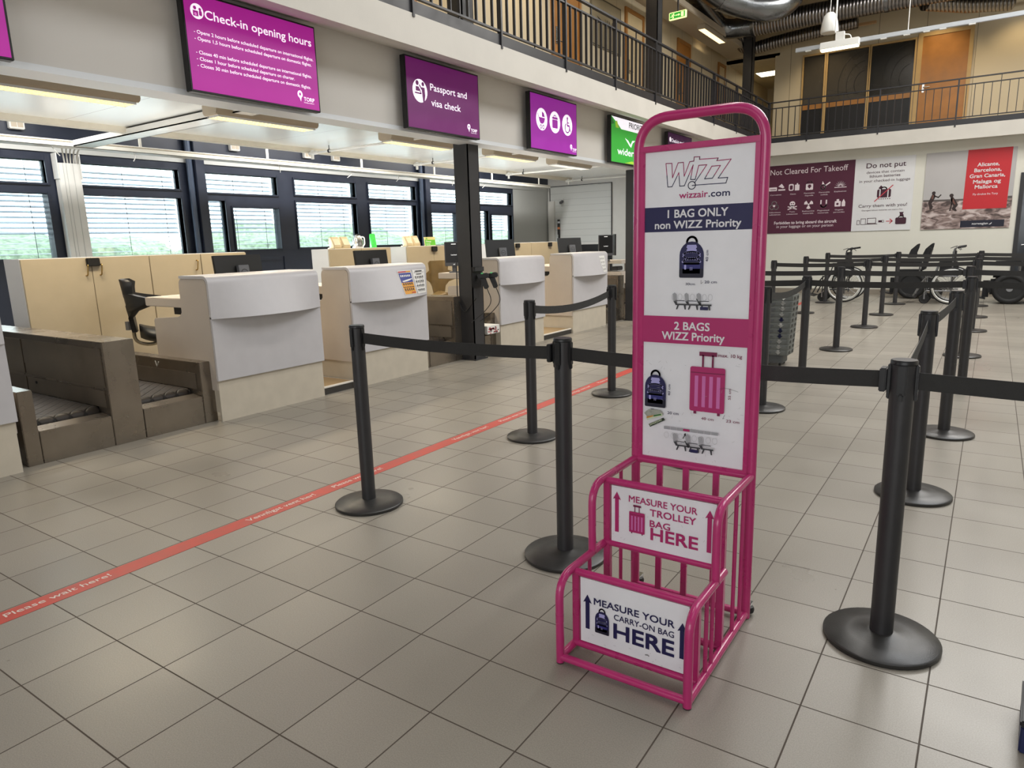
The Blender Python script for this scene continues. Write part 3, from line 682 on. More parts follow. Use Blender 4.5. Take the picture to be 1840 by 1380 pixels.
for i, (k, x, y, rz, lb) in enumerate(posts):
    o = proto if i == 0 else copy_tree(proto)
    o.location = (x, y, 0); o['label'] = lb; POST[k] = o
    if y > 6: o['group'] = 'far belt barrier posts'
XY = {k: (x, y) for k, x, y, _, _ in posts}
for a, b in (('S1', 'S2'), ('S2', 'R1'), ('S3', 'S4'), ('R3', 'R2'), ('R2', 'R1'), ('L0', 'L1'), ('L1', 'R4'), ('M1', 'r5'), ('N3', 'M2'), ('M2', 'r6'), ('N2', 'M3'), ('M3', 'r7'), ('N1', 'M4'), ('M4', 'r8')):
    belt(a, XY[b], .05 if (a, b) in (('S3', 'S4'), ('L0', 'L1')) else .014)
for a, b in (('R1', 'T1'), ('R4', 'T4'), ('r5', 'T5'), ('r6', 'T6'), ('r7', 'T7'), ('r8', 'T8'), ('L1', 'L2'), ('M1', 'M0')):
    belt(a, XY[b], .012)

# ================================================================ red floor tape with writing
m_red = mat('red floor tape', 'C4463C', .45, var=.16, scale=14)
m_tw = mat('tape lettering', 'E6D8D0', .5, var=.1, scale=30)
tp = tag(MB().box((-1.492, -3.2, 0.0004), (-1.392, 13.4, .0014)).build('floor_tape', m_red, smooth=0), 'worn red wait line tape across the floor tiles', 'floor tape')
P = Print((-1.43, 0, .0015), (0, 1, 0), (-1, 0, 0), eps=.0003)
y = -.447
P.up()
for y, s, w in ((-1.18, 'Vennligst vent her!', .45), (-.447, 'Please wait here!', .392), (.618, 'Vennligst vent her!', .428), (1.18, 'Please wait here!', .388), (2.27, 'Vennligst vent her!', .40), (2.835, 'Please wait here!', .386), (3.9, 'Vennligst vent her!', .40), (4.46, 'Please wait here!', .386), (5.55, 'Vennligst vent her!', .4), (6.1, 'Please wait here!', .386)):
    P.text(s, y, 0.0, w, .034, m_tw, .01)
P.done('lettering', tp)
# ================================================================ stack of grey security trays
m_tray = mat('grey plastic tray', '5B5E5B', .5, var=.05)
m_trayd = mat('dark grey plastic', '55585A', .6, var=.05)
k_arrow = mat('white arrow', 'E8E8E4', .5); k_arrb = mat('navy arrow', '1E2458', .5)
def make_tray():
    t = thing('security_tray', 'x', 'tray', (0, 0, 0), 0, 'grey trays stacked in the queue')
    w, d, h = .36, .30, .057; q = .004
    outer = lambda z, i: [(x, y, z) for x, y in rrect(-w / 2 + i, -d / 2 + i, w / 2 - i, d / 2 - i, .03, 3)]
    MB().loft([outer(0, q), outer(.004, .0015), outer(h - .004, .0), outer(h, .002), outer(h, .012), outer(.006, q + .01)]).build('shell', m_tray, t, smooth=30)
    MB().prism([(-w / 2 - .001, .0), (-w / 2 + .16, .0), (-w / 2 + .2, .026), (-w / 2 + .2, .036), (-w / 2 - .001, .036)], 'y', -d / 2 - .002, -d / 2 + .016).build('front_grip', m_trayd, t)
    for y in (-.07, .07): MB().box((w / 2 - .012, y - .028, .012), (w / 2 + .0015, y + .028, .04)).build('handle_slot', m_black, t)
    return t
TX, TY = -.275, 6.18
base = thing('tray_dolly', 'dark grey wheeled dolly under the stack of grey trays', 'dolly', (TX, TY, 0))
MB().prism(rrect(-.13, -.11, .13, .11, .02, 3), 'z', .03, .115).build('frame', m_trayd, base)
for sx in (-1, 1):
    for sy in (-1, 1): MB().cyl((sx * .1 - .01, sy * .085, .02), (sx * .1 + .01, sy * .085, .02), .02, 12).build('wheel', m_black, base)
blue = {4, 6, 7}; proto = make_tray()
nth = ['topmost', 'second', 'third', 'fourth', 'fifth', 'sixth', 'seventh', 'eighth', 'ninth', 'tenth', 'lowest']
for i in range(11):
    o = proto if i == 0 else copy_tree(proto)
    j = i
    o.location = (TX + .03 * (1 - j / 11) - .0, TY, .115 + (10 - j) * .056)
    o['label'] = '%s grey plastic tray of the stack, with a %s arrow on its side' % (nth[j], 'navy' if j in blue else 'white')
    P = Print((0, -.1505, 0), (1, 0, 0), (0, 0, 1), eps=.001); c = k_arrb if j in blue else k_arrow
    P.rect(.075, .034, .1, .056, c).poly([(.058, .036), (.0875, .008), (.117, .036)], c)
    P.done('arrow_mark', o)

# ================================================================ wheelchairs by the end wall
m_tyre = mat('wheel tyre', '1B1B1C', .7); m_rim = mat('pale hand rim', 'E4E4E0', .3, .3); m_cloth = mat('black seat cloth', '19191B', .8, bump=.1); m_alu = mat('grey tube', '8C8C8E', .3, .8)
def wheel(r, parent, x, y, name='wheel', spokes=20, rim=True):
    def ring(rr, tr, yy, m, nm, p, n=40):
        mb = MB().tube([(rr * math.cos(2 * PI * i / n), yy, rr * math.sin(2 * PI * i / n)) for i in range(n)], tr, 8, closed=True)
        return mb.build(nm, m, p)
    w = ring(r - .014, .014, 0, m_tyre, name, parent); w.location = (x, y, r)
    ring(r - .034, .012, 0, m_rim, 'rim', w)
    if rim: ring(r - .052, .012, -.03 if y < 0 else .03, m_rim, 'hand_rim', w)
    mb = MB()
    for i in range(spokes):
        a = 2 * PI * i / spokes; b = a + (.5 if i % 2 else -.5)
        mb.tube([(.02 * math.cos(b), .02 * (-1) ** i, .02 * math.sin(b)), ((r - .035) * math.cos(a), 0, (r - .035) * math.sin(a))], .0022, 5)
    mb.cyl((0, -.03, 0), (0, .03, 0), .025, 14); mb.build('spokes', m_alu, w)
    return w
def castor(parent, x, y, r=.085):
    c = MB().tube([((r - .014) * math.cos(2 * PI * i / 20), 0, (r - .014) * math.sin(2 * PI * i / 20)) for i in range(20)], .016, 8, closed=True).cyl((0, -.012, 0), (0, .012, 0), r - .02, 18).build('castor', m_tyre, parent)
    c.location = (x, y, r)
    MB().box((-.012, -.028, 0), (.012, -.022, .1)).box((-.012, .022, 0), (.012, .028, .1)).box((-.014, -.03, .1), (.014, .03, .12)).build('fork', m_alu, c)
def wheelchair(x, y, label, frame):
    """faces -x"""
    t = thing('wheelchair', label, 'wheelchair', (x, y, 0), 0, 'wheelchairs parked by the end wall')
    for s in (-1, 1):
        Y = s * .25; wheel(.33, t, 0, s * .29); castor(t, -.40, s * .21)
        MB().tube(fillet([(.0, Y, .16), (.0, Y, 1.0), (.10, Y, 1.02)], .05), .0125, 8).tube(fillet([(.10, Y, .5), (-.36, Y, .52), (-.46, Y, .4), (-.58, Y, .14)], .08), .0125, 8).tube(fillet([(.1, Y, .24), (-.38, Y, .24), (-.4, Y, .2)], .05), .0125, 8).tube(fillet([(.1, Y, .72), (-.22, Y, .72), (-.28, Y, .5)], .06), .011, 8).tube([(-.4, Y * .84, .2), (-.4, Y, .5)], .011, 8).build('side_frame', frame, t)
        MB().cyl((.05, Y, 1.012), (.17, Y, 1.03), .018, 10).build('push_handle', m_black, t)
        MB().tube([(-.06, Y, 1.0), (.02, Y, 1.03), (.1, Y - .02 * s, .965)], .006, 6).build('brake_lever', m_black, t)
        MB().box((-.24, Y - .03, .72), (.06, Y + .03, .75)).build('armrest', m_black, t, bevel=.01)
        MB().box((-.2, Y - .004, .5), (.08, Y + .004, .71)).build('side_guard', m_cloth, t)
        MB().obox((-.63, s * .12, .12), (.17, .15, .015), Matrix.Rotation(.25, 3, 'Y')).build('footrest', m_black, t)
    MB().box((-.34, -.24, .49), (.1, .24, .54)).build('seat', m_cloth, t, bevel=.015)
    MB().box((-.02, -.24, .54), (.03, .24, .95)).build('backrest', m_cloth, t, bevel=.01)
    MB().tube([(-.1, -.25, .24), (.05, .25, .48)], .01, 8).tube([(.05, -.25, .48), (-.1, .25, .24)], .01, 8).build('cross_brace', frame, t)
    return t
wheelchair(-.77, 13.78, 'wheelchair with a pale hand rim, left one, behind the barrier belts', m_dark)
wheelchair(.985, 13.78, 'wheelchair with a pale hand rim, right one, below the beach poster', m_alu)
def powerchair(x, y, label, fins, wr=.27):
    t = thing('power_wheelchair', label, 'wheelchair', (x, y, 0), 0, 'black powered wheelchairs by the end wall')
    for s in (-1, 1):
        w = MB().tube([((wr - .05) * math.cos(2 * PI * i / 32), 0, (wr - .05) * math.sin(2 * PI * i / 32)) for i in range(32)], .05, 10, closed=True).cyl((0, -.03, 0), (0, .03, 0), wr - .06, 24).build('wheel', m_tyre, t); w.location = (0, s * .27, wr)
        MB().cyl((0, -.036, 0), (0, .036, 0), .05, 14).build('hub', m_alu, w)
        castor(t, .42, s * .22, .1)
        MB().box((-.25, s * .26 - .035, .7), (.15, s * .26 + .035, .74)).build('armrest', m_black, t, bevel=.012)
        MB().tube(fillet([(.12, s * .26, .45), (.12, s * .26, .7), (-.1, s * .26, .7)], .05), .013, 8).build('arm_tube', m_alu, t)
    MB().prism([(-.32, .16), (.45, .16), (.45, .36), (.2, .44), (-.32, .42)], 'y', -.2, .2).build('motor_housing', m_black, t, bevel=.03)
    MB().box((-.3, -.24, .46), (.18, .24, .56)).build('seat', m_cloth, t, bevel=.04)
    MB().prism([(.14, .56), (.2, .55), (.3, .98), (.26, 1.0), (.2, .98)], 'y', -.22, .22).build('backrest', m_cloth, t, bevel=.02)
    MB().obox((-.45, 0, .1), (.22, .34, .02), Matrix.Rotation(.2, 3, 'Y')).box((-.4, -.03, .1), (-.3, .03, .4)).build('footplate', m_black, t)
    if fins:
        for yy, dx in ((-.2, -.12), (.2, .1)):
            MB().prism([(dx + .0, .8), (dx + .06, .96), (dx + .16, 1.06), (dx + .21, 1.08), (dx + .2, 1.0), (dx + .17, .9), (dx + .18, .8)], 'y', yy - .03, yy + .03).build('side_wing', m_cloth, t, bevel=.012)
    else:
        MB().prism([(.16, .98), (.34, .98), (.42, 1.12), (.34, 1.13)], 'y', -.12, .12).build('headrest', m_cloth, t, bevel=.02)
    return t
powerchair(.28, 14.85, 'black powered wheelchair with two curved back wings, between the two manual wheelchairs', True)
powerchair(1.86, 14.1, 'black powered wheelchair with thick tyres at the right photo edge', False)

# blue metal foot of another stand at the right photo edge
t = thing('blue_stand', 'dark blue box cut off by the lower right photo edge', 'stand', (1.716, .70, 0), -.05)
MB().box((0, 0, 0), (.34, .21, .075)).build('box', mat('dark blue paint', '1B2350', .4), t, bevel=.004)
MB().box((-.003, -.003, .075), (.343, .213, .094)).build('top_edge', m_black, t, bevel=.004)
# ================================================================ check-in desks
m_lam = mat('pale grey laminate', 'BEBCBF', .42, var=.03, scale=10)
m_lamw = mat('lamp warmed laminate', 'BDB3A9', .45, var=.03, scale=8)  # desk laminate with the warm lamp light put into its colour
m_plinth = mat('beige plinth board', 'C2B9A9', .5, var=.06, scale=9)
m_plin2 = mat('dark plinth', '35322F', .5)
m_step = mat('worn wood step', '8C7656', .5, var=.12, scale=8)
m_edge = mat('white edge band', 'DDD8CF', .4)
m_cab = mat('beige laminate', 'B1A58F', .45, var=.04, scale=6)
m_cabw = mat('white cabinet side', 'D2D3D6', .45, var=.03)
def make_desk(w, label, y0, holes=True):
    """origin at the front-left floor corner of the plinth (x = -3.41), width along +y"""
    t = thing('check_in_desk', label, 'desk', (-3.41, y0, 0), 0, 'white check-in desks')
    MB().box((-.02, .012, 0), (0, w - .012, .335)).build('plinth', m_plinth, t)
    MB().box((0, 0, .33), (.022, w, .835)).build('front_panel', m_lam, t, bevel=.002)
    # bowed upper front with a lip and rounded top
    prof = [(.025, .82), (.025, 1.09)] + [(.025 - .06 + .06 * math.cos(a), 1.09 + .06 * math.sin(a)) for a in [PI / 2 * i / 6 for i in range(1, 7)]] + [(-.36, 1.15)]
    inner = [(-.36, 1.128), (-.035, 1.128), (-.02, 1.124), (-.005, 1.11), (.003, 1.09), (.003, .845), (.003, .82)]
    rings = []
    for i in range(19):
        s = i / 18; b = 1 - (2 * s - 1) ** 2; ring = []
        for x, z in prof + inner:
            f = max(0, min(1, (1.10 - z) / .28)) if x > 0 else 0
            ring.append((x + b * (.025 + .115 * f ** 1.1) * (1 if x > -.03 else 0), s * w, z))
        rings.append(ring)
    MB().loft(rings).build('bowed_fascia', m_lam, t, smooth=35)
    so = [(-.005, .25), (-.005, 1.09)] + [(-.055 + .05 * math.cos(a), 1.08 + .05 * math.sin(a)) for a in [PI / 2 * i / 5 for i in range(1, 6)]]
    so += [(-.33 - .05 * math.sin(a), 1.08 + .05 * math.cos(a)) for a in [PI / 2 * i / 5 for i in range(6)]]
    so += [(-.385, .86)] + [(-.41, .835), (-.44, .822), (-.79, .80), (-.81, .78), (-.82, .25)]
    for k, yy in enumerate((.004, w - .03)):
        MB().prism(so, 'y', yy, yy + .026).build('side_panel', m_lamw, t, bevel=.003)
    MB().box((-.80, .02, .07), (-.02, .04, .25)).build('side_plinth', m_plinth, t); MB().box((-.80, w - .04, .07), (-.02, w - .02, .25)).build('side_plinth', m_plinth, t)
    MB().box((-1.0, .05, .89), (-.40, w - .05, .965)).build('desk_top', m_lamw, t, bevel=.006)
    MB().box((-.62, .08, .83), (-.4, .3, .89)).build('cable_box', m_black, t)
    return t
desks = [make_desk(1.07, 'white check-in desk cut off by the left photo edge', -.681),
         make_desk(1.07, 'white check-in desk right of the two conveyor belts, nearest whole one', 1.773),
         make_desk(1.07, 'white check-in desk with a yellow and a white notice taped to its front', 3.22),
         make_desk(1.04, 'white check-in desk right of the scanner column', 5.645),
         make_desk(1.08, 'farthest white check-in desk, with one paper notice, behind the joined barrier posts', 7.475)]
# wooden steps between the desks
for y0, y1, lb in ((2.84, 3.222, 'low wooden step between the two nearest white desks'), (6.68, 7.48, 'low wooden step between the two far white desks')):
    t = thing('platform_step', lb, 'step', (-3.44, y0, 0))
    MB().box((-1.6, 0, 0), (0, y1 - y0, .066)).build('riser', m_plin2, t)
    MB().box((-1.6, 0, .066), (-.012, y1 - y0, .072)).build('tread', m_step, t)
    MB().box((-.02, 0, .06), (.004, y1 - y0, .076)).build('nosing', m_edge, t, bevel=.003)
# notices taped on the desks
k_or = mat('notice orange', 'D9962F', .5); k_bl = mat('notice blue', '2B3A8C', .5); k_nwh = mat('notice white', 'E6E5E2', .5); k_ink = mat('notice ink', '2A2A2E', .5); k_nred = mat('notice red', 'B8404A', .5)
def notice(name, label, y0, y1, z0, z1, kind, dw):
    cy = (y0 + y1) / 2
    yd, w = dw; s = (cy - yd) / w; b = 1 - (2 * s - 1) ** 2
    f = lambda z: -3.385 + b * (.025 + .115 * max(0, (1.10 - z) / .28) ** 1.1) + .0015
    t = thing(name, label, 'notice', (0, 0, 0))
    yh = (y1 - y0)
    def pos(y, z):
        ss = (y - yd) / w; bb = 1 - (2 * ss - 1) ** 2
        return -3.385 + bb * (.025 + .115 * max(0, (1.10 - z) / .28) ** 1.1) + .004
    sheet = MB(); n = 6; ys = [y0 + yh * i / n for i in range(n + 1)]; m = 5; zs = [z0 + (z1 - z0) * i / m for i in range(m + 1)]
    vs = [(pos(y, z), y, z) for z in zs for y in ys]; sheet.add(vs, [(r * (n + 1) + c, r * (n + 1) + c + 1, (r + 1) * (n + 1) + c + 1, (r + 1) * (n + 1) + c) for r in range(m) for c in range(n)])
    vs2 = [(v[0] + .0008, v[1], v[2]) for v in vs]
    sheet.add(vs2, [(r * (n + 1) + c, r * (n + 1) + c + 1, (r + 1) * (n + 1) + c + 1, (r + 1) * (n + 1) + c) for r in range(m) for c in range(n)])
    sheet.build('paper', k_nwh, t, smooth=0)
    P = Print((0, 0, 0), (0, 1, 0), (0, 0, 1), eps=0)
    off = [.003]
    P.P = lambda u, v: Vector((pos(u, v) + off[0], u, v))
    U = lambda a: y0 + yh * a; Z = lambda a: z0 + (z1 - z0) * a
    def cells(u0, v0, u1, v1, mm, k=6):
        for i in range(k):
            for j in range(k): P.rect(U(u0 + (u1 - u0) * i / k), Z(v0 + (v1 - v0) * j / k), U(u0 + (u1 - u0) * (i + 1) / k), Z(v0 + (v1 - v0) * (j + 1) / k), mm)
    if kind == 'poster':
        cells(.04, .02, .96, .5, k_or); cells(.04, .5, .96, .9, k_bl); cells(.04, .92, .62, .98, k_nred, 3); cells(.62, .92, .96, .98, k_or, 3); off[0] = .0055
        for i in range(6): P.rect(U(.1 + i * .13), Z(.74), U(.18 + i * .13), Z(.82), k_nwh)
        P.poly([(U(.1), Z(.57)), (U(.5), Z(.62)), (U(.92), Z(.66)), (U(.92), Z(.62)), (U(.5), Z(.55)), (U(.2), Z(.53))], k_nwh)
        for i in range(5): P.rect(U(.12 + i * .16), Z(.40), U(.2 + i * .16), Z(.48), k_ink).rect(U(.12 + i * .16), Z(.16), U(.19 + i * .16), Z(.26), k_ink)
        for k in range(4): P.rect(U(.06 + k * .22), Z(.3), U(.26 + k * .22), Z(.325), k_ink)
        P.rect(U(.6), Z(.05), U(.92), Z(.09), k_nred)
    else:
        off[0] = .0055; cols = 5 if kind == 'list' else 3
        if kind == 'list':
            P.rect(U(.2), Z(.92), U(.75), Z(.96), k_ink); P.rect(U(.25), Z(.8), U(.7), Z(.83), k_ink)
            for i in range(6): P.rect(U(.1 + i * .14), Z(.88), U(.18 + i * .14), Z(.895), k_ink)
        for r in range(4 if kind == 'list' else 4):
            for c in range(cols):
                u = .1 + c * .8 / cols; v = (.66 - r * .18) if kind == 'list' else (.8 - r * .22)
                P.rect(U(u), Z(v), U(u + .07), Z(v + .07), k_ink); P.rect(U(u - .01), Z(v - .03), U(u + .1), Z(v - .018), k_dgrey)
    P.done('printed_graphics', t)
notice('taped_notice', 'yellow and blue paper notice taped to the second white desk', 3.815, 4.02, .85, 1.085, 'poster', (3.22, 1.07))
notice('taped_notice', 'white paper notice with small black symbols, right of the yellow notice', 4.045, 4.25, .845, 1.085, 'list', (3.22, 1.07))
notice('taped_notice', 'narrow white paper notice with symbols on the farthest white desk', 8.20, 8.40, .85, 1.09, 'narrow', (7.475, 1.08))

# ================================================================ baggage conveyors
def belt_mat():
    m = bpy.data.materials.new('quilted black belt'); m.use_nodes = True; nt = m.node_tree; N = nt.nodes; L = nt.links; p = N['Principled BSDF']
    tc = N.new('ShaderNodeTexCoord'); se = N.new('ShaderNodeSeparateXYZ'); L.new(tc.outputs['Object'], se.inputs[0])
    outs = []
    for sg in (1, -1):
        k = N.new('ShaderNodeMath'); k.operation = 'MULTIPLY_ADD'; k.inputs[1].default_value = sg * 1.0; L.new(se.outputs[0], k.inputs[2]); L.new(se.outputs[1], k.inputs[0])
        a = N.new('ShaderNodeMath'); a.operation = 'PINGPONG'; a.inputs[1].default_value = .05; L.new(k.outputs[0], a.inputs[0]); outs.append(a.outputs[0])
    mn = N.new('ShaderNodeMath'); mn.operation = 'MINIMUM'; L.new(outs[0], mn.inputs[0]); L.new(outs[1], mn.inputs[1])
    mr = N.new('ShaderNodeMapRange'); mr.inputs['From Max'].default_value = .012; L.new(mn.outputs[0], mr.inputs['Value'])
    no = N.new('ShaderNodeTexNoise'); no.inputs['Scale'].default_value = 25; L.new(tc.outputs['Object'], no.inputs['Vector'])
    mix = N.new('ShaderNodeMix'); mix.data_type = 'RGBA'; mix.inputs[6].default_value = rgb('080706'); mix.inputs[7].default_value = rgb('2F2823'); L.new(mr.outputs['Result'], mix.inputs[0])
    hs = N.new('ShaderNodeHueSaturation'); L.new(mix.outputs[2], hs.inputs['Color']); m3 = N.new('ShaderNodeMapRange'); m3.inputs['To Min'].default_value = .6; m3.inputs['To Max'].default_value = 1.35; L.new(no.outputs['Fac'], m3.inputs['Value']); L.new(m3.outputs['Result'], hs.inputs['Value'])
    L.new(hs.outputs['Color'], p.inputs['Base Color']); p.inputs['Roughness'].default_value = .5; p.inputs['Specular IOR Level'].default_value = .3
    b = N.new('ShaderNodeBump'); b.inputs['Distance'].default_value = .006; b.inputs['Strength'].default_value = .5; L.new(mr.outputs['Result'], b.inputs['Height']); L.new(b.outputs['Normal'], p.inputs['Normal'])
    return m
m_qb = belt_mat()
XB = -3.488
def make_conveyor(kind, label, y0):
    """kind 'left': end post + belt + tall divider;  'right': belt + end wall.  origin front-left floor corner"""
    t = thing('baggage_conveyor', label, 'conveyor', (XB, y0, 0), 0, 'stainless baggage conveyors between the desks')
    if kind == 'left': a, b, w = .09, .555, .775
    else: a, b, w = 0, .475, .585
    D = (-2.6 if y0 < 2 else -1.9) if kind == 'left' else -1.45
    if kind == 'left':
        MB().box((-.9, 0, 0), (0, a, .495)).build('end_post', m_steel, t, bevel=.004)
        d = MB().box((D, b, 0), (0, w, .74)).build('divider', m_steel, t, bevel=.004)
        MB().box((-1.28, b - .006, .415), (-.03, b, .695)).box((D + .1, b - .006, .415), (-1.3, b, .695)).build('cover_panel', m_steel_d, d, bevel=.002)
        MB().box((-1.28, b - .006, .27), (-.05, b, .395)).box((D + .1, b - .006, .27), (-1.3, b, .395)).build('lower_panel', m_steel_d, d, bevel=.002)
        MB().cyl((-1.12, b - .012, .36), (-1.12, b - .002, .36), .011, 12).build('screw', m_black, d)
    else:
        d = MB().box((D, b, 0), (0, w, .485)).build('end_wall', m_steel, t, bevel=.004)
        MB().box((-1.4, b - .005, .27), (-.06, b, .40)).build('cover_panel', m_steel_d, d, bevel=.002)
        if label.startswith('conveyor belt left of the nearest'): MB().tube([(-.62, b - .008, .46), (-.6, b - .008, .415), (-.57, b - .008, .455)], .004, 5).build('tape_scrap', m_white, d)
    MB().prism([(0, 0), (0, .217), (-.12, .232), (-.12, 0)], 'y', a + .004, b - .004).build('front_cover', m_steel, t, bevel=.003)
    r = .05; z1 = .27
    MB().prism([(-.14, z1 - 2 * r)] + [(-.19 + r * math.cos(q), z1 - r + r * math.sin(q)) for q in [-PI / 2 + PI * i / 8 for i in range(9)]] + [(D + .05, z1), (D + .05, z1 - 2 * r)], 'y', a + .012, b - .012).build('belt', m_qb, t, smooth=30)
    MB().box((D, a, 0), (-.13, b, .16)).build('frame', m_dark, t)
    return t
cv = []
for dy, l1, l2 in ((.437, 'conveyor belt at the lower left, with the tall steel divider', 'conveyor belt left of the nearest whole white desk'),
                   (4.305, 'conveyor belt left of the scanner column, with a tall steel divider', 'conveyor belt right of the scanner column, mostly hidden'),
                   (8.59, 'far conveyor belt right of the farthest white desk', 'far conveyor belt behind the pink sizer, hardly visible')):
    make_conveyor('left', l1, dy); make_conveyor('right', l2, dy + .776)
# small scribble on the second conveyor front
P = Print((XB, 0, 0), (0, 1, 0), (0, 0, 1), eps=.001)

# ================================================================ beige cabinets behind
def make_cabinet(y0, doors, label, handles, locks, side='l', z0=.07):
    w = sum(doors); t = thing('tall_cabinet', label, 'cabinet', (-5.5, y0, 0), 0, 'beige cabinets behind the desks')
    MB().box((-.34, 0, z0), (-.02, w, 1.31)).build('body', m_cabw, t, bevel=.002)
    MB().box((-.32, .01, 0), (-.04, w - .01, z0)).build('plinth', m_plin2, t)
    y = 0
    for i, d in enumerate(doors):
        dr = MB().box((-.019, y + .003, z0 + .01), (0, y + d - .003, 1.305)).build('door', m_cab, t, bevel=.002)
        for h in handles[i]:
            yy = y + h * d
            MB().tube(fillet([(0, yy, 1.14), (.03, yy, 1.14), (.03, yy + .015, 1.24), (0, yy + .015, 1.24)], .02, 4), .006, 8).build('handle', mat('brass handle', 'A98C55', .3, .9), dr)
        y += d
    d = bpy.data.lights.new('cabinet_fill_light', 'AREA'); d.shape = 'RECTANGLE'; d.size = .1; d.size_y = w * .96; d.energy = 14 * w; d.color = (1.0, .96, .9)  # fill light without a fixture, added on the cabinet top to brighten the ceiling
    lo = bpy.data.objects.new('cabinet_fill_light', d); COL.objects.link(lo); lo.parent = t; lo.location = (-.22, w / 2, 1.318); lo.rotation_euler = (PI, 0, 0)
    for yy in locks:
        MB().box((.0, yy - .06, 1.225), (.03, yy + .06, 1.3)).build('lock_box', m_black, t, bevel=.006)
    return t
make_cabinet(1.35, (.59, .56), 'beige double door cabinet at the left with a black lock box', ([.9], [.12]), [.6])
make_cabinet(2.503, (.56,), 'beige single door cabinet behind the black saddle chair', ([.88],), [])
make_cabinet(3.066, (.56,), 'beige cabinet right of the single door one, behind the first monitor', ([],), [])
make_cabinet(4.85, (.565, .565), 'beige cabinet with white side carrying a leaflet holder and a flask', ([], []), [])
make_cabinet(6.31, (.6, .6), 'beige cabinet with a lock box carrying a leaflet holder and a green sign', ([], []), [.6])
make_cabinet(8.47, (1.2, 1.21), 'far beige cabinet with two black lock boxes right of the floor column', ([], []), [.73, 1.85])
# leaflet holders, flask, sign on the cabinets
m_card = mat('beige card', 'BFB091', .6, var=.06); m_leaf3 = mat('leaflet', 'CFC7B2', .6)
def leaflet_holder(y, label):
    t = thing('leaflet_holder', label, 'leaflet holder', (-5.66, y, 1.31), 0, 'beige leaflet holders on the cabinets')
    for i, yy in enumerate((0, .16)):
        MB().prism([(0, 0), (.09, 0), (.1, .03), (.035, .155), (-.01, .145)], 'y', yy, yy + .13).build('pocket', m_card, t, bevel=.006)
        MB().obox((.07, yy + .065, .085), (.012, .1, .09), Matrix.Rotation(-.49, 3, 'Y')).build('leaflet', m_leaf3, t)
    MB().box((-.04, .01, 0), (.1, .28, .012)).build('base', m_card, t)
leaflet_holder(5.0, 'beige leaflet holder with two pockets on the nearer cabinet')
leaflet_holder(6.4, 'beige leaflet holder with two pockets beside the green sign')
t = thing('vacuum_flask', 'shiny steel flask with a pale handle on the beige cabinet', 'flask', (-5.68, 5.53, 1.31))
MB().lathe([(.001, 0), (.07, 0), (.075, .02), (.07, .11), (.045, .155), (.04, .17), (.001, .175)], n=24).build('body', m_chrome, t)
MB().tube(fillet([(0, .06, .15), (0, .13, .15), (0, .13, .04), (0, .07, .03)], .04), .008, 8).build('handle', m_white, t)
MB().cyl((0, 0, .165), (0, 0, .19), .03, 16).build('lid', m_dark, t); MB().prism([(-.04, .14), (-.1, .17), (-.04, .165)], 'y', -.02, .02).build('spout', m_chrome, t)
t = tag(MB().prism([(0, 0), (.05, 0), (.02, .19), (0, .19)], 'y', 0, .1).build('green_bag', mat('bright green plastic', '3FCB54', .5, var=.2, scale=30), None, (-5.7, 5.77, 1.31), bevel=.008), 'bright green plastic pouch standing beside the steel flask', 'pouch')
t = thing('counter_sign', 'small green and cream standing sign on the beige cabinet', 'sign', (-5.6, 6.815, 1.31))
MB().obox((0, .13, .065), (.006, .25, .135), Matrix.Rotation(-.12, 3, 'Y')).build('panel', mat('cream sign', 'CFCB8E', .5), t)
MB().box((-.03, .03, 0), (.03, .23, .006)).build('foot', m_white, t)
P = Print((.0122, 0, 0), (0, 1, 0), (-.12, 0, .993), eps=.001); P.rect(.01, .004, .25, .09, mat('sign green', '5DB533', .5)); P.up(); P.text('Change', .03, .055, .12, .022, k_wht, .02); P.text('money', .03, .02, .1, .018, k_wht, .02)
P.poly([(.03, .1), (.06, .125), (.08, .1)], mat('sign green', '5DB533', .5)); P.done('lettering', t)

# ================================================================ monitors, kiosk screens, chairs
m_mon = mat('monitor black', '0C0C0E', .4, var=.04); m_mong = mat('monitor grey', '5E5F63', .45, var=.04)
def monitor(x, y, z, w, h, label, rz=0, pc=True, tilt=.12):
    """back of the screen faces +x"""
    t = thing('monitor', label, 'monitor', (x, y, z), rz, 'monitors on the desks seen from behind')
    M = Matrix.Rotation(-tilt, 3, 'Y'); c = Vector((0, 0, (.30 if rz == 0 else .375) - h / 2 + .03))
    MB().obox(c, (.028, w, h), M).obox(c + M @ Vector((-.0145, 0, 0)), (.002, w - .02, h - .02), M).build('screen_housing', m_mon, t, bevel=.005)
    if pc:
        q = MB().obox(c + M @ Vector((.033, .02, -.04)), (.036, .105, .19), M).build('mini_computer', m_mong, t, bevel=.004)
        P = Print(c + M @ Vector((.051, .02, -.015)), M @ Vector((0, 1, 0)), M @ Vector((0, 0, 1)), eps=.001)
        P.ring(0, 0, .032, .032, .005, m_mon, n=20); P.text('DELL', 0, -.008, .048, .016, m_mon, .02, 'c'); P.done('badge', t)
    MB().tube([c + Vector((.03, 0, -.05)), (.05, 0, .08), (.04, 0, .0)], .02, 8).build('stand', m_mon, t)
    MB().prism(rrect(-.09, -.11, .09, .11, .02), 'z', 0, .012).build('foot', m_mon, t)
    return t
monitor(-3.86, 2.385, .965, .46, .29, 'black monitor with grey mini computer on the nearest whole white desk')
monitor(-3.86, 3.98, .965, .46, .29, 'black monitor with grey mini computer on the desk with the yellow notice')
monitor(-3.94, 6.46, .965, .42, .34, 'black monitor leaning back on the desk right of the scanner column', -.55, True, .2)
monitor(-3.94, 8.36, .965, .42, .34, 'black monitor leaning back on the farthest white desk', -.5, True, .2)
m_scr = glow('dark lit screen', '0E0E10', .25); k_scr = glow('screen lettering', 'E4E4E4', .8)
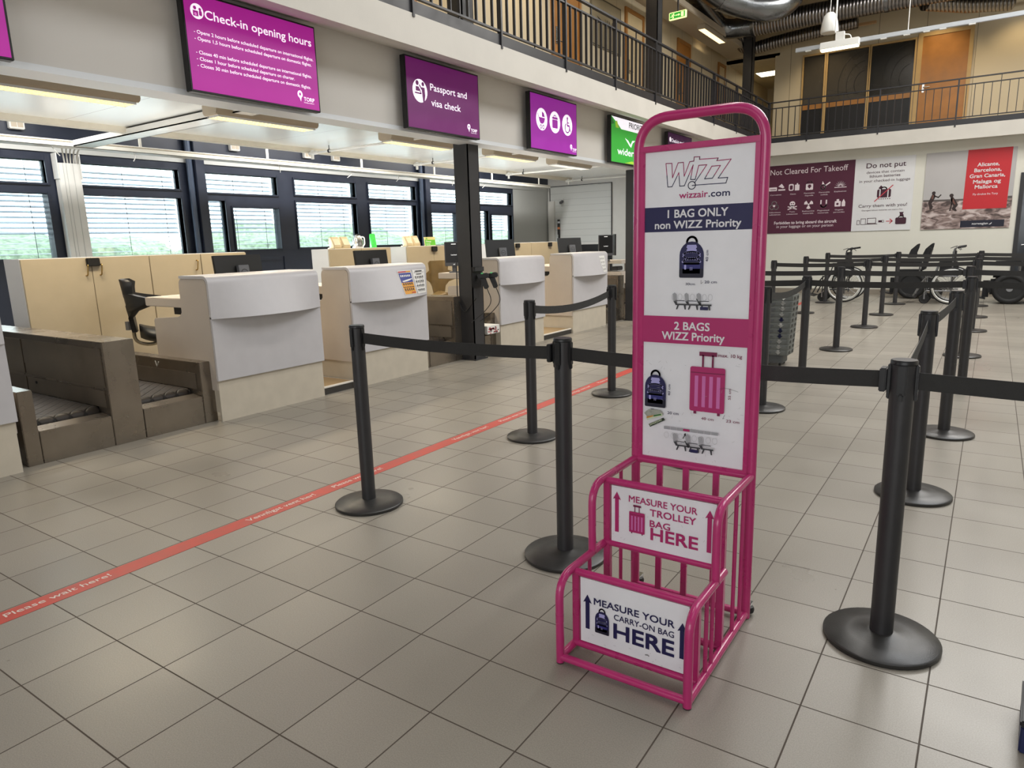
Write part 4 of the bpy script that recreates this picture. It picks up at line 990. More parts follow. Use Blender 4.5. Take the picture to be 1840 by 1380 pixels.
def kiosk(x, y, z, rz, label, h=.31, w=.24):
    """screen faces -y before turning"""
    t = thing('portrait_screen', label, 'screen', (x, y, z), rz, 'portrait screens reading Locked')
    MB().box((-w / 2, 0, 0), (w / 2, .03, h)).build('housing', m_mong, t, bevel=.006)
    MB().box((-w / 2 + .012, -.002, .045), (w / 2 - .012, 0, h - .012)).build('display', m_scr, t)
    P = Print((0, -.002, 0), (1, 0, 0), (0, 0, 1), eps=.001); P.text('Locked', 0, h * .44, .07, .015, k_scr, .02, 'c'); P.text('HP', 0, .014, .02, .014, k_scr, .02, 'c'); P.rect(-.03, h - .036, .03, h - .026, k_scr); P.done('lettering', t)
    MB().box((-.03, .03, -.07), (.03, .06, h * .6)).box((-.07, .0, -.085), (.07, .12, -.07)).build('stand', m_mong, t)
    MB().box((w / 2 + .03, .01, .0), (w / 2 + .055, .2, h + .01)).build('side_screen', m_black, t)
    return t
kiosk(-4.2, 5.78, 1.05, .62, 'portrait screen reading Locked left of the scanner column')
kiosk(-4.1, 9.92, 1.045, .62, 'portrait screen reading Locked left of the far floor column', .36, .26)
# side desks that carry the kiosk screens
for (yy, lb) in ((10.16, 'low white shelf unit under the far Locked screen'),):
    t = thing('side_shelf', lb, 'shelf', (-4.05, yy, 0))
    MB().box((-.28, -.18, .90), (.22, .26, .96)).build('shelf_top', m_lamw, t, bevel=.004)
    MB().box((-.28, -.18, .55), (.22, .26, .76)).build('lower_box', m_lamw, t, bevel=.01)
    MB().box((-.26, -.14, 0), (-.2, .22, .9)).build('support', m_lamw, t); MB().box((.12, .16, 0), (.18, .22, .9)).build('support', m_lamw, t)
    MB().box((.0, -.12, .78), (.12, .1, .85)).build('printer', m_dark, t, bevel=.01)
# saddle chairs
def saddle_chair(x, y, rz, label, mm, edge):
    """faces local +x"""
    t = thing('saddle_chair', label, 'chair', (x, y, 0), rz, 'saddle chairs behind the desks')
    rings = []
    prof = [(.60, .075), (.66, .085), (.74, .10), (.80, .14), (.85, .235), (.885, .285), (.915, .285), (.94, .20), (.965, .135), (1.02, .14), (1.07, .15), (1.10, .12)]
    f = MB(); n = 10
    for z, hw in prof:
        fr = []; bk = []
        for i in range(n + 1):
            u = -hw + 2 * hw * i / n; cx = -.25 - (z - .6) * .10 + max(0, abs(u) - .10) * 1.35
            fr.append((cx + .02, u, z)); bk.append((cx - .022, u, z))
        rings.append(fr + bk[::-1])
    f.loft(rings).build('backrest', mm, t, smooth=60)
    MB().tube([(-.30 + 0, s * .0, z) for s, z in ((0, .62), (0, .7))], .03, 8).build('back_bracket', edge, t)
    MB().tube(fillet([(-.26, 0, .66), (-.27, 0, .50), (-.12, 0, .46), (0, 0, .52)], .1, 8), .017, 10).build('back_tube', mat('pale steel tube', 'B0A793', .3, .7), t)
    sr = []
    for i in range(11):
        a = -1 + 2 * i / 10; xx = a * .21; hw = .20 * math.sqrt(max(.06, 1 - abs(a) ** 3)); zc = .60 + .05 * a * a
        sr.append([(xx, hw * math.cos(q), zc - .045 + (.06 + .03 * abs(math.cos(q))) * math.sin(q)) for q in [2 * PI * k / 16 for k in range(16)]])
    MB().loft(sr).build('seat', mm, t, smooth=60)
    MB().cyl((0, 0, .1), (0, 0, .52), .028, 14).build('gas_column', m_black, t)
    for k in range(5):
        a = 2 * PI * k / 5; e = Vector((math.cos(a) * .28, math.sin(a) * .28, .07))
        l = MB().bar((0, 0, .11), e, .045, .03).build('base_arm', m_black, t, bevel=.006)
        MB().cyl((e.x, e.y - .02, .026), (e.x, e.y + .02, .026), .026, 14).build('castor', m_black, l)
saddle_chair(-5.02, 2.30, 1.0, 'black saddle chair at the left, seen from its side', mat('black leather', '18181A', .42, var=.08), m_mong)
saddle_chair(-4.86, 6.33, -.62, 'brown leather saddle chair behind the middle conveyors', mat('worn brown leather', '6E5A36', .42, var=.2, scale=8), m_black)

# scanner bracket with two hand scanners on the floor column
t0 = t = thing('scanner_holder', 'black bracket on the floor column holding hand scanners', 'bracket', (-3.28, 5.02, 0))
MB().box((-.012, -.06, .84), (.0, .1, 1.07)).box((0, -.06, 1.02), (.03, .12, 1.07)).build('bracket', m_black, t, bevel=.003)
P = Print((.03, 0, 0), (0, 1, 0), (0, 0, 1)); P.rect(-.05, 1.025, .11, 1.065, m_dark); P.done('plate', t)
def scanner(y, x, label):
    t = thing('hand_scanner', label, 'scanner', (x, y, .955), .5, 'hand scanners hanging on the floor column')
    MB().prism([(-.05, .03), (.07, .05), (.09, .02), (.08, -.01), (-.03, -.02)], 'y', -.03, .03).build('head', m_black, t, bevel=.008)
    MB().prism([(-.02, .0), (.045, .0), (.085, -.12), (.035, -.14)], 'y', -.022, .022).build('grip', m_black, t, bevel=.008)
    MB().box((.0, -.031, .036), (.022, .031, .048)).build('green_light', glow('scanner green', '4FB06A', .3), t)
    MB().tube(fillet([(.06, 0, -.13), (.12, 0, -.28), (.0, -.03, -.42), (-.12, -.14, -.5)], .1, 6), .005, 6).build('cord', m_black, t)
scanner(5.05, -3.225, 'black hand scanner at the left of the column bracket')
scanner(5.2, -3.205, 'black hand scanner at the right of the column bracket')
MB().tube(fillet([(-.22, -.065, 1.15), (-.23, -.065, .72), (-.14, -.063, .54), (.01, -.02, .72)], .06, 6), .006, 6).build('power_cord', m_black, t0)
t = thing('carton', 'white box with red print on the conveyor front right of the floor column', 'box', (-3.60, 5.285, .26))
MB().box((0, 0, 0), (.26, .255, .1)).build('box', m_white, t, bevel=.004)
P = Print((.26, 0, 0), (0, 1, 0), (0, 0, 1), eps=.001)
for _ in range(40):
    u, v = rs.uniform(.01, .22), rs.uniform(.005, .07); P.rect(u, v, u + rs.uniform(.01, .03), v + .014, k_nred if rs.random() < .6 else k_ink)
P.done('printed_graphics', t)
# ================================================================ information screens on the beam wall
TVW, TVH, TX0 = 1.13, .645, -3.08
def screen_mat(name, h, s=1.0): return glow(name, h, s)
k_w2 = glow('screen white', 'EDE6F0', .85)
def tv(y0, z0, m, label):
    t = thing('display_screen', label, 'screen', (TX0, y0, z0), 0, 'information screens above the desks')
    MB().box((-.06, 0, 0), (0, TVW, TVH)).build('housing', m_black, t, bevel=.004)
    MB().box((-.001, .014, .014), (.0015, TVW - .014, TVH - .014)).build('display', m, t, smooth=0)
    MB().box((-.12, TVW * .3, .1), (-.06, TVW * .7, .5)).build('wall_mount', m_dark, t)
    P = Print((.0016, -y0, -z0), (0, 1, 0), (0, 0, 1), eps=.0008)
    return t, P
def torp(P, y, z, s=1.0):
    P.up(); P.ring(y, z + .018 * s, .017 * s, .02 * s, .012 * s, k_w2); P.poly([(y - .014 * s, z + .008 * s), (y + .014 * s, z + .008 * s), (y + .004 * s, z - .036 * s)], k_w2)
    P.text('TORP', y + .034 * s, z - .026 * s, .105 * s, .028 * s, k_w2, .015); P.text('Sandefjord lufthavn', y + .034 * s, z - .042 * s, .1 * s, .009 * s, k_w2)
def person_icon(P, y, z, s, m, d=1):
    P.circ(y, z + .34 * s, .1 * s, m, 12); P.poly([(y - .12 * s, z + .2 * s), (y + .12 * s, z + .2 * s), (y + .1 * s, z - .1 * s), (y + .05 * s, z - .45 * s), (y - .05 * s, z - .45 * s), (y - .1 * s, z - .1 * s)], m)
m_t1 = screen_mat('screen magenta', '9C1C86', .62); m_t2 = screen_mat('screen purple', '5E1258', .55); m_t3 = screen_mat('screen violet', '8A1E90', .6); m_t4 = screen_mat('screen green', '2F9A35', .6); m_t5 = screen_mat('screen dark purple', '3C1040', .4)
z0 = 2.412
t, P = tv(-.56, z0, m_t1, 'magenta screen cut off by the upper left photo corner'); P.circ(.42, 2.55, .008, k_w2, 8); P.done('lettering', t)
t, P = tv(1.628, z0, m_t1, 'magenta screen reading Check-in opening hours')
P.circ(1.734, 2.937, .049, k_w2); P.up(); P.circ(1.719, 2.957, .012, m_t1, 12).circ(1.757, 2.953, .01, m_t1, 12).rect(1.703, 2.905, 1.742, 2.94, m_t1).rr(1.748, 2.912, 1.77, 2.945, .008, m_t1); P.circ(1.722, 2.918, .01, k_w2, 10)
P.text('Check-in opening hours', 1.790, 2.902, .918, .056, k_w2, .012)
for z, s, w in ((2.795, '- Opens 2 hours before scheduled departure on international flights.', 1.022), (2.752, '- Opens 1,5 hours before scheduled departure on domestic flights.', 1.0), (2.664, '- Closes 40 min before scheduled departure on international flights.', .992), (2.622, '- Closes 1 hour before scheduled departure on charter.', .822), (2.579, '- Closes 30 min before scheduled departure on domestic flights.', .976)):
    P.text(s, 1.694, z, w, .0225, k_w2, .005)
torp(P, 2.556, 2.508); P.done('lettering', t)
t, P = tv(3.795, z0, m_t2, 'purple screen reading Passport and visa check')
P.circ(3.99, 2.765, .105, k_w2); P.up(); P.circ(3.953, 2.832, .022, m_t2, 14).circ(4.034, 2.83, .019, m_t2, 14)
P.poly([(3.93, 2.8), (3.975, 2.8), (3.985, 2.76), (3.93, 2.76)], m_t2).rect(3.915, 2.735, 4.01, 2.748, m_t2).poly([(4.012, 2.8), (4.056, 2.8), (4.062, 2.73), (4.048, 2.665), (4.028, 2.665), (4.02, 2.73)], m_t2).line([(4.012, 2.785), (3.985, 2.815)], .014, m_t2).line([(3.985, 2.78), (4.0, 2.745)], .012, m_t2)
P.text('Passport and', 4.140, 2.792, .573, .062, k_w2, .006); P.text('visa check', 4.147, 2.652, .456, .062, k_w2, .006); torp(P, 4.73, 2.505); P.done('lettering', t)
t, P = tv(5.92, z0, m_t3, 'violet screen with pram, suitcase and wheelchair symbols')
for y in (6.18, 6.49, 6.797): P.circ(y, 2.77, .128, k_w2)
P.up(); m = m_t3
P.poly([(6.11, 2.79), (6.255, 2.79), (6.235, 2.74), (6.20, 2.72), (6.15, 2.72), (6.125, 2.745)], m).poly([(6.185, 2.8), (6.185, 2.86), (6.225, 2.845), (6.25, 2.8)], m).line([(6.11, 2.79), (6.09, 2.83)], .008, m).ring(6.158, 2.685, .02, .02, .009, m).ring(6.215, 2.685, .02, .02, .009, m)
P.rr(6.425, 2.70, 6.555, 2.80, .012, m).rr(6.425, 2.805, 6.555, 2.83, .006, m).ring(6.49, 2.83, .03, .022, .01, m, 0, 180)
P.circ(6.80, 2.852, .017, m).line([(6.797, 2.83), (6.80, 2.765), (6.845, 2.765), (6.87, 2.70)], .02, m).line([(6.80, 2.80), (6.84, 2.80)], .012, m).ring(6.795, 2.735, .055, .055, .014, m, 120, 360)
torp(P, 6.89, 2.5); P.done('lettering', t)
t, P = tv(8.045, z0, m_t4, 'green screen reading PRIORITY, partly behind the pink sizer')
P.poly([(8.06, 3.043), (9.16, 3.043), (9.16, 2.895), (8.38, 2.895), (8.24, 2.97)], k_w2); P.up(); P.poly([(8.06, 3.04), (8.06, 2.93), (8.15, 2.95)], mat('screen deep green', '1E6B2B', .4, emit=.4)).poly([(8.18, 2.97), (8.24, 3.0), (8.3, 2.9), (8.2, 2.9)], mat('screen lime', '9CC23A', .4, emit=.5))
P.text('PRIORITY', 8.645, 2.938, .56, .078, mat('screen ink', '20402A', .4), .015)
P.text('widerøe', 8.257, 2.54, .80, .095, k_w2, .01); P.poly([(8.505, 2.785), (8.62, 2.755), (8.70, 2.70), (8.76, 2.765), (8.86, 2.775), (8.77, 2.73), (8.72, 2.665), (8.66, 2.69)], k_w2)
P.poly([(8.5, 2.43), (8.75, 2.47), (9.1, 2.45), (9.16, 2.43)], mat('screen lime', '9CC23A', .4, emit=.5)); P.done('lettering', t)
t, P = tv(10.165, z0, m_t5, 'dark purple Check-in screen seen through the pink hoop'); P.circ(10.27, 2.937, .04, k_w2); P.text('Check-in opening hours', 10.32, 2.902, .918, .056, k_w2, .012); P.done('lettering', t)

# ================================================================ posters on the end wall
k_maroon = mat('poster maroon', '4E1431', .5, var=.03); k_pw = mat('poster white', 'DCDCDE', .5, var=.02); k_pred = mat('poster red', 'C2212B', .5, var=.03); k_pnav = mat('poster navy', '101228', .5)
k_pt = mat('poster lettering', 'E6D9DE', .5); k_mink = mat('maroon ink', '3E1028', .5); k_arr = mat('arrow red', 'C03A4A', .5)
t = thing('wall_poster', 'maroon and white luggage rules poster on the end wall', 'poster', (0, YE - .002, 0))
MB().box((-2.775, -.02, 1.345), (-1.016, 0, 2.83)).build('maroon_panel', k_maroon, t, smooth=0)
MB().box((-1.016, -.02, 1.345), (.098, 0, 2.83)).build('white_panel', k_pw, t, smooth=0)
P = Print((0, -.02, 0), (1, 0, 0), (0, 0, 1), eps=.001)
P.text('Not Cleared For Takeoff', -2.755, 2.63, 1.60, .115, k_pt, .0)
cap1 = ['Corrosives', 'Gases', 'Flammable\nliquids', 'Flammable\nsolids', 'Explosives']; cap2 = ['Infectious\nsubstances', 'Toxic\nsubstances', 'Radioactive\nmaterials', 'Magnetised\nmaterials', 'Organic\nperoxides']
ux = (-2.62, -2.25, -1.908, -1.60, -1.28)
for u, c in zip(ux, cap1):
    for k, l in enumerate(c.split('\n')): P.text(l, u, 2.185 - k * .05, min(.25, len(l) * .024), .026, k_pt, .0, 'c')
for u, c in zip(ux, cap2):
    for k, l in enumerate(c.split('\n')): P.text(l, u, 1.80 - k * .05, min(.25, len(l) * .024), .026, k_pt, .0, 'c')
i = 2.335; P.up()
P.rr(-2.77, i - .05, -2.60, i + .03, .01, k_pt).poly([(-2.57, i + .04), (-2.5, i + .1), (-2.44, i + .02), (-2.47, i)], k_pt).rect(-2.57, i - .05, -2.42, i - .02, k_pt)
P.rr(-2.345, i - .065, -2.24, i + .08, .03, k_pt).rr(-2.215, i - .065, -2.12, i + .06, .01, k_pt).rect(-2.18, i + .06, -2.15, i + .09, k_pt)
P.rr(-1.985, i - .07, -1.835, i + .06, .015, k_pt).ring(-1.91, i + .06, .06, .05, .012, k_pt, 0, 180)
P.ring(-1.63, i - .03, .045, .05, .02, k_pt).poly([(-1.66, i), (-1.645, i + .1), (-1.6, i + .02)], k_pt).line([(-1.6, i - .01), (-1.5, i + .06)], .026, k_pt)
for a in range(20, 161, 20): P.poly([(-1.28 + .03 * math.cos(math.radians(a + 12)), i - .04 + .03 * math.sin(math.radians(a + 12))), (-1.28 + .12 * math.cos(math.radians(a)), i - .04 + .13 * math.sin(math.radians(a))), (-1.28 + .03 * math.cos(math.radians(a - 12)), i - .04 + .03 * math.sin(math.radians(a - 12)))], k_pt)
P.rect(-1.4, i - .06, -1.16, i - .045, k_pt)
i = 1.955
for a in (90, 210, 330):
    c, s_ = math.cos(math.radians(a)), math.sin(math.radians(a)); P.ring(-2.645 + .05 * c, i + .05 * s_, .05, .05, .018, k_pt, a - 130, a + 130, 14)
P.circ(-2.645, i, .025, k_pt)
P.ell(-2.25, i + .03, .06, .055, k_pt).rect(-2.285, i - .045, -2.215, i, k_pt).line([(-2.34, i - .03), (-2.16, i - .09)], .02, k_pt).line([(-2.16, i - .03), (-2.34, i - .09)], .02, k_pt)
P.circ(-1.908, i, .018, k_pt, 12)
for a in (30, 150, 270): P.poly([(-1.908 + r * math.cos(math.radians(q)), i + r * math.sin(math.radians(q))) for r, q in ((.028, a - 28), (.095, a - 28), (.1, a), (.095, a + 28), (.028, a + 28))], k_pt)
P.ring(-1.60, i - .02, .055, .055, .026, k_pt, 180, 360).rect(-1.668, i - .02, -1.642, i + .08, k_pt).rect(-1.558, i - .02, -1.532, i + .08, k_pt)
P.rr(-1.375, i - .075, -1.255, i + .04, .015, k_pt).rr(-1.34, i + .04, -1.29, i + .08, .006, k_pt).rr(-1.235, i - .075, -1.165, i + .02, .01, k_pt).poly([(-1.23, i + .02), (-1.17, i + .02), (-1.2, i + .08)], k_pt)
P.up(); P.circ(-2.272, i + .035, .014, k_maroon, 10).circ(-2.228, i + .035, .014, k_maroon, 10).circ(-1.32, i - .02, .025, k_maroon, 12).rr(-2.325, 2.29, -2.26, 2.385, .02, k_maroon).poly([(-1.95, 2.34), (-1.91, 2.29), (-1.87, 2.34), (-1.89, 2.38), (-1.93, 2.38)], k_maroon).rect(-2.75, 2.31, -2.62, 2.325, k_maroon)
P.text('Forbidden to bring aboard the aircraft', -2.625, 1.545, 1.31, .062, k_pt, .02); P.text('in your luggage or on your person', -2.57, 1.465, 1.19, .058, k_pt, 0)
P.text('Do not put', -.80, 2.632, .73, .098, k_mink, .012); P.text('devices that contain', -.79, 2.52, .70, .05, k_mink); P.text('lithium batteries', -.725, 2.437, .565, .052, k_mink, .008); P.text('in your checked-in luggage', -.917, 2.345, .943, .052, k_mink)
P.rr(-.565, 2.02, -.305, 2.19, .03, k_mink).ring(-.44, 2.19, .05, .04, .02, k_mink, 0, 180).poly([(-.545, 2.21), (-.5, 2.27), (-.46, 2.23), (-.5, 2.19)], k_mink)
for k in range(6): P.rect(-.53 + k * .04, 1.985, -.51 + k * .04, 2.0, k_mink)
P.up(); P.rect(-.52, 2.02, -.5, 2.19, k_pw).rect(-.37, 2.02, -.35, 2.19, k_pw); P.up(); P.line([(-.6, 1.95), (-.28, 2.26)], .018, k_arr)
P.text('Carry them with you!', -.90, 1.832, .905, .062, k_mink); P.text('Damaged lithium batteries can start a fire', -.83, 1.757, .76, .026, k_mink)
P.line([(-.91, 1.48), (-.86, 1.48), (-.86, 1.565), (-.91, 1.565)], .008, k_mink, True).line([(-.835, 1.48), (-.745, 1.48), (-.745, 1.6), (-.835, 1.6)], .008, k_mink, True).line([(-.71, 1.5), (-.55, 1.5), (-.55, 1.605), (-.71, 1.605)], .01, k_mink, True).rect(-.74, 1.48, -.52, 1.49, k_mink)
P.rect(-.5, 1.515, -.43, 1.555, k_mink).line([(-.43, 1.515), (-.4, 1.515), (-.4, 1.555), (-.43, 1.555)], .006, k_mink).line([(-.35, 1.533), (-.25, 1.533)], .014, k_arr).line([(-.285, 1.575), (-.24, 1.533), (-.285, 1.49)], .016, k_arr)
P.rr(-.185, 1.465, .015, 1.6, .025, k_mink).ring(-.085, 1.6, .045, .03, .016, k_mink, 0, 180).poly([(-.11, 1.63), (-.11, 1.68), (-.125, 1.71), (-.04, 1.71), (-.055, 1.68), (-.03, 1.63)], k_mink)
P.done('printed_graphics', t)

def photo_mat():
    """printed beach photograph: pale sky, wave texture below (pattern fixed to the poster)"""
    m = bpy.data.materials.new('beach photo print'); m.use_nodes = True; nt = m.node_tree; N = nt.nodes; L = nt.links; p = N['Principled BSDF']; p.inputs['Roughness'].default_value = .5
    tc = N.new('ShaderNodeTexCoord'); mp = N.new('ShaderNodeMapping'); mp.inputs['Scale'].default_value = (3, 1, 7); L.new(tc.outputs['Object'], mp.inputs['Vector'])
    no = N.new('ShaderNodeTexNoise'); no.inputs['Scale'].default_value = 1.6; no.inputs['Detail'].default_value = 7; no.inputs['Distortion'].default_value = 1.2; L.new(mp.outputs[0], no.inputs['Vector'])
    r = N.new('ShaderNodeValToRGB'); e = r.color_ramp.elements; e[0].position = .36; e[0].color = rgb('4A3D3B'); e[1].position = .66; e[1].color = rgb('CDBFBC'); x = e.new(.5); x.color = rgb('937F7A'); L.new(no.outputs['Fac'], r.inputs[0])
    L.new(r.outputs[0], p.inputs['Base Color']); return m
t = thing('beach_poster', 'beach travel poster with a red panel of destinations on the end wall', 'poster', (0, YE - .002, 0))
MB().box((.285, -.02, 1.335), (1.775, 0, 1.905)).build('sea_print', photo_mat(), t, smooth=0)
MB().box((.285, -.02, 1.905), (1.775, 0, 2.835)).build('sky_print', mat('print sky', 'B9B6B6', .5, var=.08, scale=.8), t, smooth=0)
P = Print((0, -.02, 0), (1, 0, 0), (0, 0, 1), eps=.001)
k_hor = mat('print horizon', '5A5350', .5); k_fig = mat('print figure', '2E1E1C', .5, var=.3, scale=20); k_skin = mat('print figure light', '6B4338', .5)
P.poly([(.29, 1.925), (.98, 1.915), (.98, 1.88), (.29, 1.885)], k_hor).poly([(1.70, 1.93), (1.77, 1.93), (1.77, 1.88), (1.70, 1.88)], k_hor); P.up()
# surfer on the left: head, torso, raised arm, bent legs
P.circ(.465, 2.055, .033, k_fig, 14).poly([(.44, 2.03), (.49, 2.03), (.50, 1.98), (.47, 1.9), (.44, 1.85), (.47, 1.79), (.46, 1.74), (.42, 1.72), (.40, 1.80), (.38, 1.86), (.41, 1.95)], k_fig).line([(.48, 2.0), (.55, 1.965), (.59, 2.01)], .022, k_fig)
P.circ(.775, 1.99, .036, k_fig, 14).poly([(.76, 1.96), (.80, 1.965), (.86, 1.88), (.90, 1.80), (.86, 1.74), (.89, 1.69), (.86, 1.68), (.8, 1.72), (.82, 1.78), (.79, 1.86), (.77, 1.9)], k_fig).line([(.785, 1.93), (.79, 1.82), (.77, 1.7)], .024, k_fig)
P.up(); P.poly([(.445, 2.02), (.475, 2.01), (.46, 1.93), (.43, 1.95)], k_skin).poly([(.80, 1.94), (.83, 1.88), (.86, 1.82), (.84, 1.81), (.80, 1.87)], k_skin)
P.poly([(.987, 2.838), (1.704, 2.838), (1.696, 1.708), (.977, 1.71)], k_pred); P.rect(.968, 1.36, 1.688, 1.49, k_pnav); P.up()
for s, x, z, w in (('Alicante,', 1.159, 2.515, .352), ('Barcelona,', 1.117, 2.41, .435), ('Gran Canaria,', 1.049, 2.303, .572), ('Malaga og', 1.115, 2.195, .447), ('Mallorca', 1.151, 2.095, .368)): P.text(s, x, z, w, .066, k_pw, .025)
P.text('Fly direkte fra Torp', 1.131, 1.972, .405, .036, k_pt, .005); P.text('norwegian', 1.166, 1.408, .26, .038, k_pw, .02); P.poly([(1.44, 1.405), (1.475, 1.43), (1.49, 1.45), (1.485, 1.42), (1.465, 1.402)], k_pw)
P.done('printed_graphics', t)

# ================================================================ gallery railings
m_rail = mat('charcoal railing paint', '2B2B2F', .4, var=.05)
def railing(name, label, A, d, L, posts, skip=()):
    """A start point (world), d unit direction (x,y), posts = distances along d"""
    t = thing(name, label, 'railing', A); D = Vector((d[0], d[1], 0)); ang = math.atan2(d[1], d[0]); M = Matrix.Rotation(ang, 3, 'Z')
    def b(u0, u1, z, w, h): return MB().obox(D * (u0 + u1) / 2 + Vector((0, 0, z)), (u1 - u0, w, h), M)
    b(0, L, .835, .045, .022).build('handrail', m_rail, t); b(0, L, .715, .035, .018).build('upper_rail', m_rail, t); b(0, L, .135, .035, .018).build('lower_rail', m_rail, t)
    b(0, L, .045, .012, .12).build('kick_plate', m_rail, t)
    for u in posts:
        MB().obox(D * u + Vector((0, 0, .40)), (.026, .05, .86), M).build('post', m_rail, t)
    for a, c in zip(posts, posts[1:]):
        n = max(1, round((c - a) / .131)); 
        for k in range(1, n):
            MB().obox(D * (a + (c - a) * k / n) + Vector((0, 0, .425)), (.012, .03, .58), M).build('baluster', m_rail, t)
        MB().obox(D * (a + c) / 2 + Vector((0, 0, .775)), (.012, .012, .11), M).build('spacer', m_rail, t); MB().obox(D * (a + c) / 2 + Vector((0, 0, .11)), (.01, .01, .05), M).build('spacer', m_rail, t)
    return t
yl = [2.26, 3.575, 4.90, 6.21, 7.52, 8.845, 10.155, 11.475, 12.80, 14.12, 15.13]
railing('balcony_railing', 'charcoal railing of the left gallery above the screens', (-2.765, 2.26, 3.285), (0, 1), 12.87, [y - 2.26 for y in yl])
railing('balcony_railing', 'charcoal railing of the rear gallery above the posters', (-2.76, 15.13, 3.285), (1, 0), 6.2, [0.02, .81, 2.165, 3.495, 4.83, 6.17])

# ================================================================ check-in ceiling: lamps, trays, pipes
m_lampb = mat('lamp housing', 'B7AB98', .4, var=.03); m_lampe = glow('warm lamp louvre', 'FFD98A', 4.5); m_lampc = glow('cool lamp louvre', 'FFF1D8', 2.4)
def ceiling_lamp(y0, L, label, me):
    t = thing('ceiling_lamp', label, 'lamp', (-4.75, y0, 2.72), 0, 'louvred lamps on the check-in ceiling')
    MB().prism([(.10, 0), (.12, -.02), (.12, -.09), (.10, -.115), (-.10, -.115), (-.12, -.09), (-.12, -.02), (-.10, 0)], 'y', 0, L).build('housing', m_lampb, t, bevel=.008)
    MB().box((-.085, .04, -.117), (.085, L - .04, -.114)).build('diffuser', me, t)
    d = bpy.data.lights.new('lamp_light', 'AREA'); d.shape = 'RECTANGLE'; d.size = .2; d.size_y = L; d.energy = 34; d.color = (1.0, .86, .64); d.spread = 2.5
    lo = bpy.data.objects.new('lamp_light', d); COL.objects.link(lo); lo.parent = t; lo.location = (0, L / 2, -.138)
    g = MB(); n = int(L / .05)
    for k in range(n + 1): g.box((-.085, .04 + (L - .08) * k / n - .002, -.132), (.085, .04 + (L - .08) * k / n + .002, -.115))
    g.box((-.002, .04, -.132), (.002, L - .04, -.115)).box((-.088, .03, -.134), (-.084, L - .03, -.115)).box((.084, .03, -.134), (.088, L - .03, -.115)).build('louvre', m_lip, t)
for y, L, lb, me in ((.90, 1.24, 'long warm ceiling lamp at the upper left, nearest of five', m_lampe), (2.86, 1.23, 'warm ceiling lamp behind the white cross duct, second of five', m_lampe), (5.22, 1.22, 'warm ceiling lamp left of the floor column, third of five', m_lampe), (7.37, 1.22, 'ceiling lamp right of the floor column, fourth of five', m_lampe), (9.2, 1.24, 'farthest ceiling lamp over the desks, cooler than the others', m_lampc)):
    ceiling_lamp(y, L, lb, me)
m_tray2 = mat('white cable tray', 'D8D6CC', .35, var=.03)
t = thing('cable_tray', 'long white cable tray running in front of the window wall', 'cable tray', (-7.95, -4, 2.62))
MB().box((-.1, 0, 0), (.1, 18.3, .006)).box((.094, 0, 0), (.1, 18.3, .075)).box((-.1, 0, 0), (-.094, 18.3, .075)).build('tray', m_tray2, t)
MB().box((.1, 0, .055), (.103, 18.3, .066)).build('perforated_edge', mat('perforated strip', 'A59A86', .6, var=.3, scale=60), t)
for k in range(9): MB().box((-.012, 1.9 + k * 2.0, .07), (.012, 1.93 + k * 2.0, .36)).build('hanger', m_tray2, t)
rr = random.Random(5)
for k in range(9):
    y = 3.5 + k * 1.55 + rr.uniform(-.4, .4); MB().tube(fillet([(.06, y, .01), (.08, y + .02, -.05), (.06, y + rr.uniform(-.1, .1), -.11)], .03, 4), .006, 6).build('cable_tie', m_white, t)
MB().tube([(.0 + .05 * math.sin(k), k * 1.0 + .2, .03 + .012 * math.sin(k * 1.7)) for k in range(18)], .02, 6).build('cable', m_white, t)
t = thing('cross_duct', 'glossy white duct crossing from the cable tray to the beam wall', 'duct', (-7.85, 3.14, 2.63))
MB().box((0, -.11, 0), (4.4, .11, .012)).box((0, -.11, 0), (4.4, -.1, .07)).box((0, .1, 0), (4.4, .11, .07)).build('trough', mat('glossy white', 'E0E0DC', .18, var=.02), t)
for k in range(6): MB().tube([(.2 + i * .35, -.06 + k * .022 + .01 * math.sin(i + k), .02 + .03 * math.sin(i * .9 + k) ** 2 + (.02 if 2 < i < 6 else 0)) for i in range(9)], .009, 6).build('cable', mat('grey cable', 'B5B3AC', .5), t)
m_pipe = mat('white pipe', 'E2E3E0', .3, var=.02)
for i, (y, lb) in enumerate(((5.62, 'thin white sprinkler pipe left of the third ceiling lamp'), (7.83, 'thin white sprinkler pipe behind the floor column'), (10.55, 'thin white sprinkler pipe between the last two ceiling lamps'), (12.95, 'thin white sprinkler pipe along the end wall'))):
    t = thing('sprinkler_pipe', lb, 'pipe', (-6.56, y, 2.645), 0, 'white sprinkler pipes under the check-in ceiling')
    MB().cyl((0, 0, 0), (3.2, 0, 0), .016, 10).build('pipe', m_pipe, t)
    MB().cyl((0, 0, -.08), (0, 0, .04), .022, 10).cyl((-.06, 0, 0), (.1, 0, 0), .026, 10).build('elbow', m_pipe, t)
    for x in (.35, 2.2): MB().cyl((x, 0, .0), (x, 0, .075), .006, 6).cyl((x - .012, 0, 0), (x + .012, 0, 0), .026, 10).build('clip', m_dark, t)
